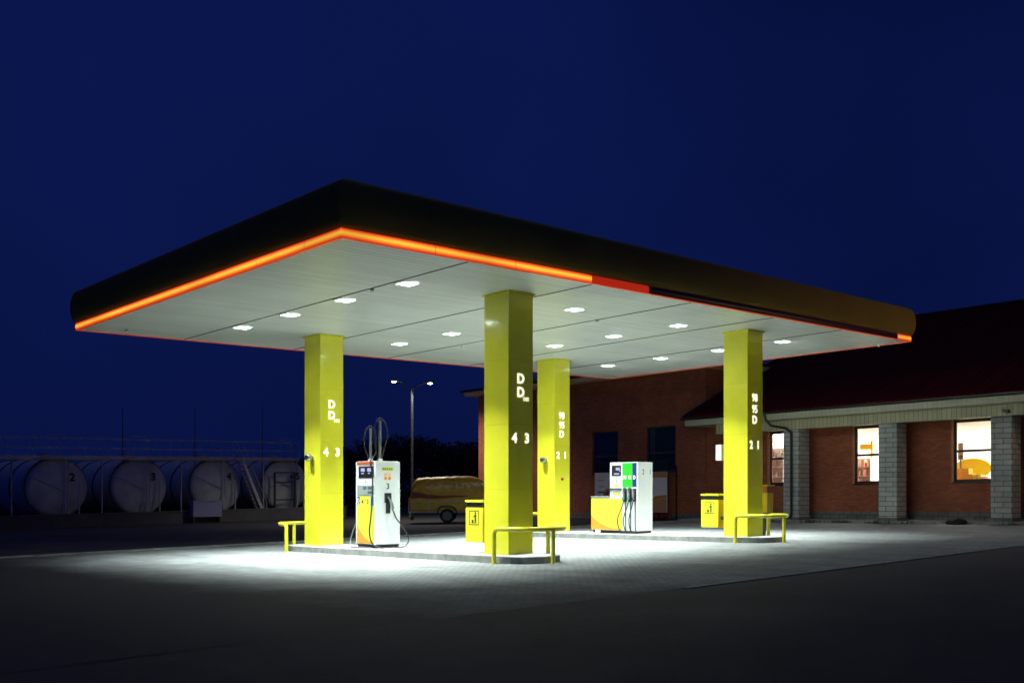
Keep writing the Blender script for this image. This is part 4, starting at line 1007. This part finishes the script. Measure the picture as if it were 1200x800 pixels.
assumed_lamp = thing('street_lamp', 'assumed single warm street lamp, out of view, in front of the right end of the shop', 'street lamp', 26.5, -11.5, 0)  # assumed lamp, added unseen to warm the canopy's right end and the roof
q = MB(); q.tube([(0, 0, 0), (0, 0, 1.2), (0, 0, 1.25), (0, 0, 6.9), (-.1, 0, 7.3), (-.5, 0, 7.5)], .09, 12, rs=[.11, .10, .08, .06, .045, .04]); q.build('pole', M_grey, assumed_lamp)
q = MB(); q.ball((-.75, 0, 7.5), .3, 1, .5, .3, 16, 8); hd = q.build('lamp_head', M_grey, assumed_lamp)
q = MB(); q.ball((-.78, 0, 7.42), .2, 1, .75, .42, 16, 8); q.build('lamp_glass', mat('assumed_sodium_glass_lit', (.9, .6, .3, 1), .3, emit=(1, .55, .2, 1), estr=18), hd)
ld = D.lights.new('assumed_sodium_light', 'SPOT'); ld.spot_size = radians(112); ld.spot_blend = .7; ld.energy = 480; ld.color = (1, .66, .36); ld.shadow_soft_size = .2  # beam of the assumed lamp, aimed level at the canopy end and wing
lo = D.objects.new('assumed_sodium_light', ld); COL.objects.link(lo); lo.location = (25.72, -11.5, 7.1 + G(26.5, -11.5)); lo.rotation_euler = Vector((-3.5, 28, .6)).to_track_quat('-Z', 'Y').to_euler()

# ================================================================= storage tanks
YT = 46.84
bw = thing('bund_wall', 'low dark concrete wall running in front of the storage tanks', 'wall', 15, 44.3, 0)
q = MB(); q.box(-16, 29.5, 44.2, 44.45, -.1, .70); q.build('wall_body', M_bund, bw, tilt=True)
q = MB(); q.box(-16.03, 29.53, 44.15, 44.5, .70, .76); q.build('wall_coping', mat('bund_coping', (.15, .15, .15, 1), .8, noise=.2), bw, tilt=True)
def tank(x, num):
    t = thing('storage_tank', 'horizontal cylindrical storage tank numbered %s' % num, 'storage tank', x, YT, 0, group='storage tanks lying side by side')
    zc = 2.28; r = 1.76; Lg = 8.6
    n = 48; prof = [(0, -.36), (.5, -.345), (1.0, -.28), (1.4, -.18), (1.62, -.09), (1.74, .02), (r, .14), (r, Lg), (1.6, Lg + .2), (0, Lg + .35)]
    q = MB(); vs = []
    for (rr_, yy) in prof:
        for k in range(n): a = 2 * pi * k / n; vs.append((rr_ * cos(a), yy, zc + rr_ * sin(a)))
    q.add(vs, [(i * n + k, i * n + (k + 1) % n, (i + 1) * n + (k + 1) % n, (i + 1) * n + k) for i in range(len(prof) - 1) for k in range(n)], True); q.build('shell', M_tank, t)
    for yy in (.12, 2.9, 5.7, 8.4):
        q = MB(); vs = []
        for (rr_, dy) in ((r + .004, 0), (r + .05, 0), (r + .05, .10), (r + .004, .10)):
            for k in range(n): a = 2 * pi * k / n; vs.append((rr_ * cos(a), yy + dy, zc + rr_ * sin(a)))
        q.add(vs, [(i * n + k, i * n + (k + 1) % n, (i + 1) * n + (k + 1) % n, (i + 1) * n + k) for i in range(3) for k in range(n)], False)
        q.build('shell_band', M_tankdark, t)
    for yy in (1.2, 6.9):
        q = MB(); q.extr([(-1.5, -.2), (1.5, -.2), (1.5, .9), (1.15, 1.0)] + [(1.74 * cos(a), zc + 1.74 * sin(a)) for a in [radians(-48 - 84 * k / 12) for k in range(13)]] + [(-1.15, 1.0), (-1.5, .9)], 'Y', yy, yy + .3); q.build('saddle', M_bund, t)
    q = MB(); q.cyl((0, 2.0), 'Z', .38, zc + r - .1, zc + r + .28, 20); q.cyl((0, 2.0), 'Z', .46, zc + r + .281, zc + r + .34, 20); q.build('manhole', M_galv, t)
    q = MB(); put_text(q, num, '-Y', .72, 2.66, -.42, .5, .03); q.build('tank_number', M_ink, t)
    q = MB(); q.tube([(.25, -.55, .2), (.25, -.55, 3.95), (.20, -.5, 4.02), (-.9, -.3, 3.95)], .045, 8); q.tube([(.48, -.5, .3), (.48, -.5, 3.8)], .03, 8); q.tube([(-1.6, -.45, 2.9), (-1.2, -.45, 2.75), (.2, -.5, 2.1)], .035, 8)
    q.tube([(1.05, -.6, .3), (1.05, -.6, 2.6)], .05, 8); q.build('pipework', M_galv, t)
    return t
for x, num, w in ((11.12, '2', 'at the far left'), (16.03, '3', 'second from the left'), (21.15, '4', 'third from the left, behind the steps'), (26.3, '5', 'rightmost, beside the left column')):
    t = tank(x, num); t['label'] = 'pale horizontal storage tank numbered %s, %s' % (num, w)
# catwalk
cw = thing('catwalk', 'grey steel catwalk with railings running over the storage tanks', 'catwalk', 16, 46.9, 0)
q = MB(); q.box(-2, 27.1, 46.4, 47.5, 4.10, 4.14); q.box(-2, 27.1, 46.35, 46.40, 3.93, 4.16); q.box(-2, 27.1, 47.5, 47.55, 3.93, 4.16); q.build('walkway_deck', M_galv, cw, tilt=True)
for yy in (46.38, 47.52):
    q = MB()
    for zz in (4.62, 5.2): q.tube([(-2, yy, zz), (27.1, yy, zz)], .022, 6)
    q.build('handrail', M_galv, cw, tilt=True)
    x = -2
    while x < 27.2:
        if not (22.2 < x < 23.0 and yy < 47):
            q = MB(); q.tube([(x, yy, 4.16), (x, yy, 5.2)], .022, 6); q.build('rail_post', M_galv, cw, tilt=True)
        x += 1.455
for x in (8.5, 13.6, 18.6, 24.4, 27.0):
    q = MB(); q.tube([(x, 46.5, 0), (x, 46.5, 4.1)], .05, 8); q.build('support_post', M_galv, cw, tilt=True)
for x in (9.9, 14.9, 25.2):
    q = MB(); q.tube([(x, 46.38, 5.2), (x, 46.38, 5.34), (x + 1.3, 46.38, 5.38), (x + 1.3, 46.38, 4.2)], .03, 6); q.build('safety_gate', M_galv, cw, tilt=True)
ss = thing('steel_steps', 'steep steel steps leading up to the catwalk between the third and fourth tanks', 'steps', 23.0, 45.6, 0)
q = MB()
for dy in (45.5, 46.2):
    q.extr([(22.25, 4.05), (22.42, 4.05), (24.1, .1), (23.93, .1)], 'Y', dy, dy + .04)
q.build('stringer', M_galv, ss, tilt=True)
q = MB()
for k in range(13):
    z = .45 + k * .28; x = 24.02 - (z - .1) * .425; q.box(x - .16, x + .16, 45.541, 46.199, z, z + .05)
q.build('tread', M_galv, ss, tilt=True)
q = MB()
for dy in (45.5, 46.22): q.tube([(22.3, dy, 5.1), (24.1, dy, 1.1), (24.1, dy, .1)], .025, 6); q.tube([(22.3, dy, 4.6), (24.1, dy, .6)], .018, 6)
q.build('step_handrail', M_galv, ss, tilt=True)
ff = thing('pipe_frame', 'dark square pipe frame standing in front of the rightmost tank', 'frame', 25.75, 46.0, 0)
q = MB()
for x in (24.98, 26.52): q.tube([(x, 46.0, 0), (x, 46.0, 3.15)], .07, 8)
for z in (3.12, 2.46, 1.29): q.tube([(24.98, 46.0, z), (26.52, 46.0, z)], .04, 8)
q.build('frame_pipes', M_dgrey, ff, tilt=True)
q = MB(); q.ball((26.3, 45.95, 2.85), .16, n=12, m=8); q.tube([(26.3, 45.9, 2.7), (26.3, 45.9, .8)], .04, 8); q.build('valve', mat('blue_valve', (.05, .08, .25, 1), .4), ff, tilt=True)
for x, zt_, lb in ((15.35, 7.3, 'thin tall lightning rod above the tank numbered 3'), (20.1, 7.5, 'thin tall lightning rod above the tank numbered 4'), (25.0, 7.7, 'thin tall lightning rod above the rightmost tank')):
    t = thing('lightning_rod', lb, 'rod', x, 47.7, 0, group='lightning rods over the tanks'); q = MB(); q.tube([(0, 0, 0), (0, 0, 4.5), (0, 0, zt_)], .03, 6, rs=[.05, .04, .018]); q.build('rod', mat('rusty_rod', (.2, .13, .1, 1), .7), t)
    q = MB(); q.box(-.15, .15, -.15, .15, 0, .05, .01); q.build('foot_plate', M_dgrey, t)
t = thing('equipment_box', 'pale blue equipment box before the tank numbered 4', 'box', 19.0, 44.0, 0)
q = MB(); q.box(-.95, .95, -.35, .12, .35, 1.30, .02); q.build('box_body', mat('pale_blue_paint', (.28, .3, .5, 1), .5, noise=.1), t)
q = MB(); q.box(-1.0, 1.0, -.4, .16, 1.30, 1.36, .01); q.build('box_lid', mat('pale_blue_paint_lid', (.3, .32, .52, 1), .5), t)
q = MB(); q.box(-.9, -.8, -.3, .1, 0, .35); q.box(.8, .9, -.3, .1, 0, .35); q.build('feet', M_dgrey, t)

# ================================================================= trees
def tree(x, y, h, cw_, label, seed):
    rr = random.Random(seed)
    t = thing('broadleaf_tree', label, 'tree', x, y, 0, group='dark trees beyond the yard')
    q = MB(); q.tube([(0, 0, -.2), (.1, 0, h * .3), (-.1, .1, h * .62)], .2, 8, rs=[.28, .2, .08])
    for k in range(5):
        a = rr.uniform(0, 2 * pi); z = h * rr.uniform(.25, .5); q.tube([(0, 0, z), (cos(a) * cw_ * .35, sin(a) * cw_ * .35, z + h * .2), (cos(a) * cw_ * .6, sin(a) * cw_ * .6, z + h * .28)], .1, 6, rs=[.1, .06, .03])
    q.build('trunk', M_bark, t)
    q = MB(); lobes = []
    for k in range(11):
        a = rr.uniform(0, 2 * pi); d = cw_ * rr.uniform(.0, .62); lobes.append((cos(a) * d, sin(a) * d, h * rr.uniform(.32, .84) - d * .15, cw_ * rr.uniform(.26, .46)))
    lobes.append((0, 0, h * .84, cw_ * .34))
    for (lx, ly, lz, lr) in lobes:
        for k in range(230):
            v = Vector((rr.gauss(0, 1), rr.gauss(0, 1), rr.gauss(0, 1))).normalized() * lr * rr.uniform(.55, 1.08)
            c = Vector((lx, ly, max(.5, lz + v.z * .85))) + Vector((v.x, v.y, 0)); s = rr.uniform(.12, .30)
            a = Vector((rr.gauss(0, 1), rr.gauss(0, 1), rr.gauss(0, 1))).normalized(); b = a.orthogonal().normalized()
            q.add([c - a * s, c + b * s * .6, c + a * s, c - b * s * .6], [(0, 1, 2, 3)])
    q.build('crown', M_foliage, t)
def at(u, Dd):
    r = (u - 600) / 1197.0; R = r * Dd
    return CX + Dd * ST + R * CT, CY + Dd * CT - R * ST
tl = [(346, 128, 6.0, 3.2), (362, 135, 6.5, 3.6), (380, 126, 7.2, 3.8), (399, 132, 7.8, 4.0), (415, 124, 7.2, 3.6), (433, 130, 8.3, 4.2), (451, 122, 7.9, 3.8), (468, 128, 9.2, 4.4), (486, 121, 8.8, 4.2), (505, 127, 8.4, 4.0), (522, 120, 7.9, 3.8), (540, 128, 8.0, 4.2), (557, 121, 8.2, 3.9), (576, 126, 8.8, 4.2), (597, 124, 9.0, 4.4), (618, 128, 8.6, 4.2)]
words = ['leftmost, low, just right of the tanks', 'second from the left', 'third from the left', 'fourth from the left', 'fifth from the left, behind the hose masts', 'sixth from the left', 'left of the lamp pole', 'highest, behind the lamp pole', 'just right of the lamp pole', 'above the rear of the trailer', 'above the middle of the trailer', 'above the nose of the trailer', 'left of the nearest column', 'behind the nearest column', 'between the nearest column and the wing', 'farthest right, behind the brick wing']
for i, (u_, d_, h_, w_) in enumerate(tl):
    x, y = at(u_, d_); tree(x, y, h_ * d_ / 126, w_, 'dark tree in the far treeline, ' + words[i], 100 + i)
# scrub / hedge line closing the gap at ground level
hb = MB(); rr = random.Random(77)
for k in range(9000):
    u_ = rr.uniform(330, 640); d_ = rr.uniform(112, 120); x, y = at(u_, d_); z = abs(rr.gauss(0, 1.3)); s = rr.uniform(.15, .4)
    a = Vector((rr.gauss(0, 1), rr.gauss(0, 1), rr.gauss(0, 1))).normalized(); b = a.orthogonal().normalized(); c = Vector((x, y, z))
    hb.add([c - a * s, c + b * s * .6, c + a * s, c - b * s * .6], [(0, 1, 2, 3)])
o = hb.build('undergrowth', M_foliage, tilt=True); o['kind'] = 'stuff'; tag(o, 'dark undergrowth at the foot of the far trees', 'undergrowth')

# ================================================================= sky and light
w = D.worlds.new('World'); SC.world = w; w.use_nodes = True; nt = w.node_tree
bg = nt.nodes['Background']
sky = nt.nodes.new('ShaderNodeTexSky'); sky.sky_type = 'NISHITA'; sky.sun_disc = False
SUN_AZ = TH + pi
sky.sun_elevation = radians(-4.5); sky.sun_rotation = SUN_AZ; sky.ozone_density = 8; sky.air_density = 1.3; sky.dust_density = .3
tint = nt.nodes.new('ShaderNodeMix'); tint.data_type = 'RGBA'; tint.blend_type = 'MULTIPLY'; tint.inputs[0].default_value = 1; tint.inputs[7].default_value = (.25, .55, 1.1, 1)
dusk = nt.nodes.new('ShaderNodeMix'); dusk.data_type = 'RGBA'; dusk.inputs[0].default_value = .55; dusk.inputs[7].default_value = (.0050, .0133, .110, 1)
stc = nt.nodes.new('ShaderNodeTexCoord'); sno = nt.nodes.new('ShaderNodeTexNoise'); sno.inputs['Scale'].default_value = 1.6; sno.inputs['Detail'].default_value = 4; sno.inputs['Roughness'].default_value = .45
nt.links.new(stc.outputs['Generated'], sno.inputs['Vector'])
smr = nt.nodes.new('ShaderNodeMapRange'); smr.inputs['From Min'].default_value = .3; smr.inputs['From Max'].default_value = .7; smr.inputs['To Min'].default_value = .62; smr.inputs['To Max'].default_value = 1.3
nt.links.new(sno.outputs['Fac'], smr.inputs['Value'])
veil = nt.nodes.new('ShaderNodeMix'); veil.data_type = 'RGBA'; veil.blend_type = 'MULTIPLY'; veil.inputs[0].default_value = 1; nt.links.new(smr.outputs[0], veil.inputs[7])
nt.links.new(sky.outputs[0], tint.inputs[6]); nt.links.new(tint.outputs[2], dusk.inputs[6]); nt.links.new(dusk.outputs[2], veil.inputs[6]); nt.links.new(veil.outputs[2], bg.inputs[0]); bg.inputs[1].default_value = 1.0
sn = D.lights.new('fill_sun', 'SUN'); sn.energy = .05; sn.angle = radians(25); sn.color = (1, .93, .95)  # added fill: a faint soft sun that lifts the dark foreground
so = D.objects.new('fill_sun', sn); COL.objects.link(so); so.location = (40, 60, 60)
dv = Vector((-ST * .5, -CT * .5, -.87)); so.rotation_euler = dv.to_track_quat('-Z', 'Y').to_euler()

# ================================================================= camera
cd = D.cameras.new('camera'); co = D.objects.new('camera', cd); COL.objects.link(co)
co.location = (CX, CY, 1.6); co.rotation_euler = (radians(90), 0, -TH)
cd.sensor_width = 36; cd.lens = 1197.005 / 1200 * 36; cd.shift_y = (574.82 - 400) / 1200; cd.clip_end = 3000; cd.clip_start = .1
SC.camera = co
vsn = SC.view_settings; vsn.view_transform = 'Standard'; vsn.look = 'None'; vsn.exposure = 0; vsn.gamma = 1; vsn.use_curve_mapping = False
SC.cycles.use_denoising = True; SC.cycles.max_bounces = 6; SC.cycles.sample_clamp_indirect = 8; SC.cycles.use_light_tree = True
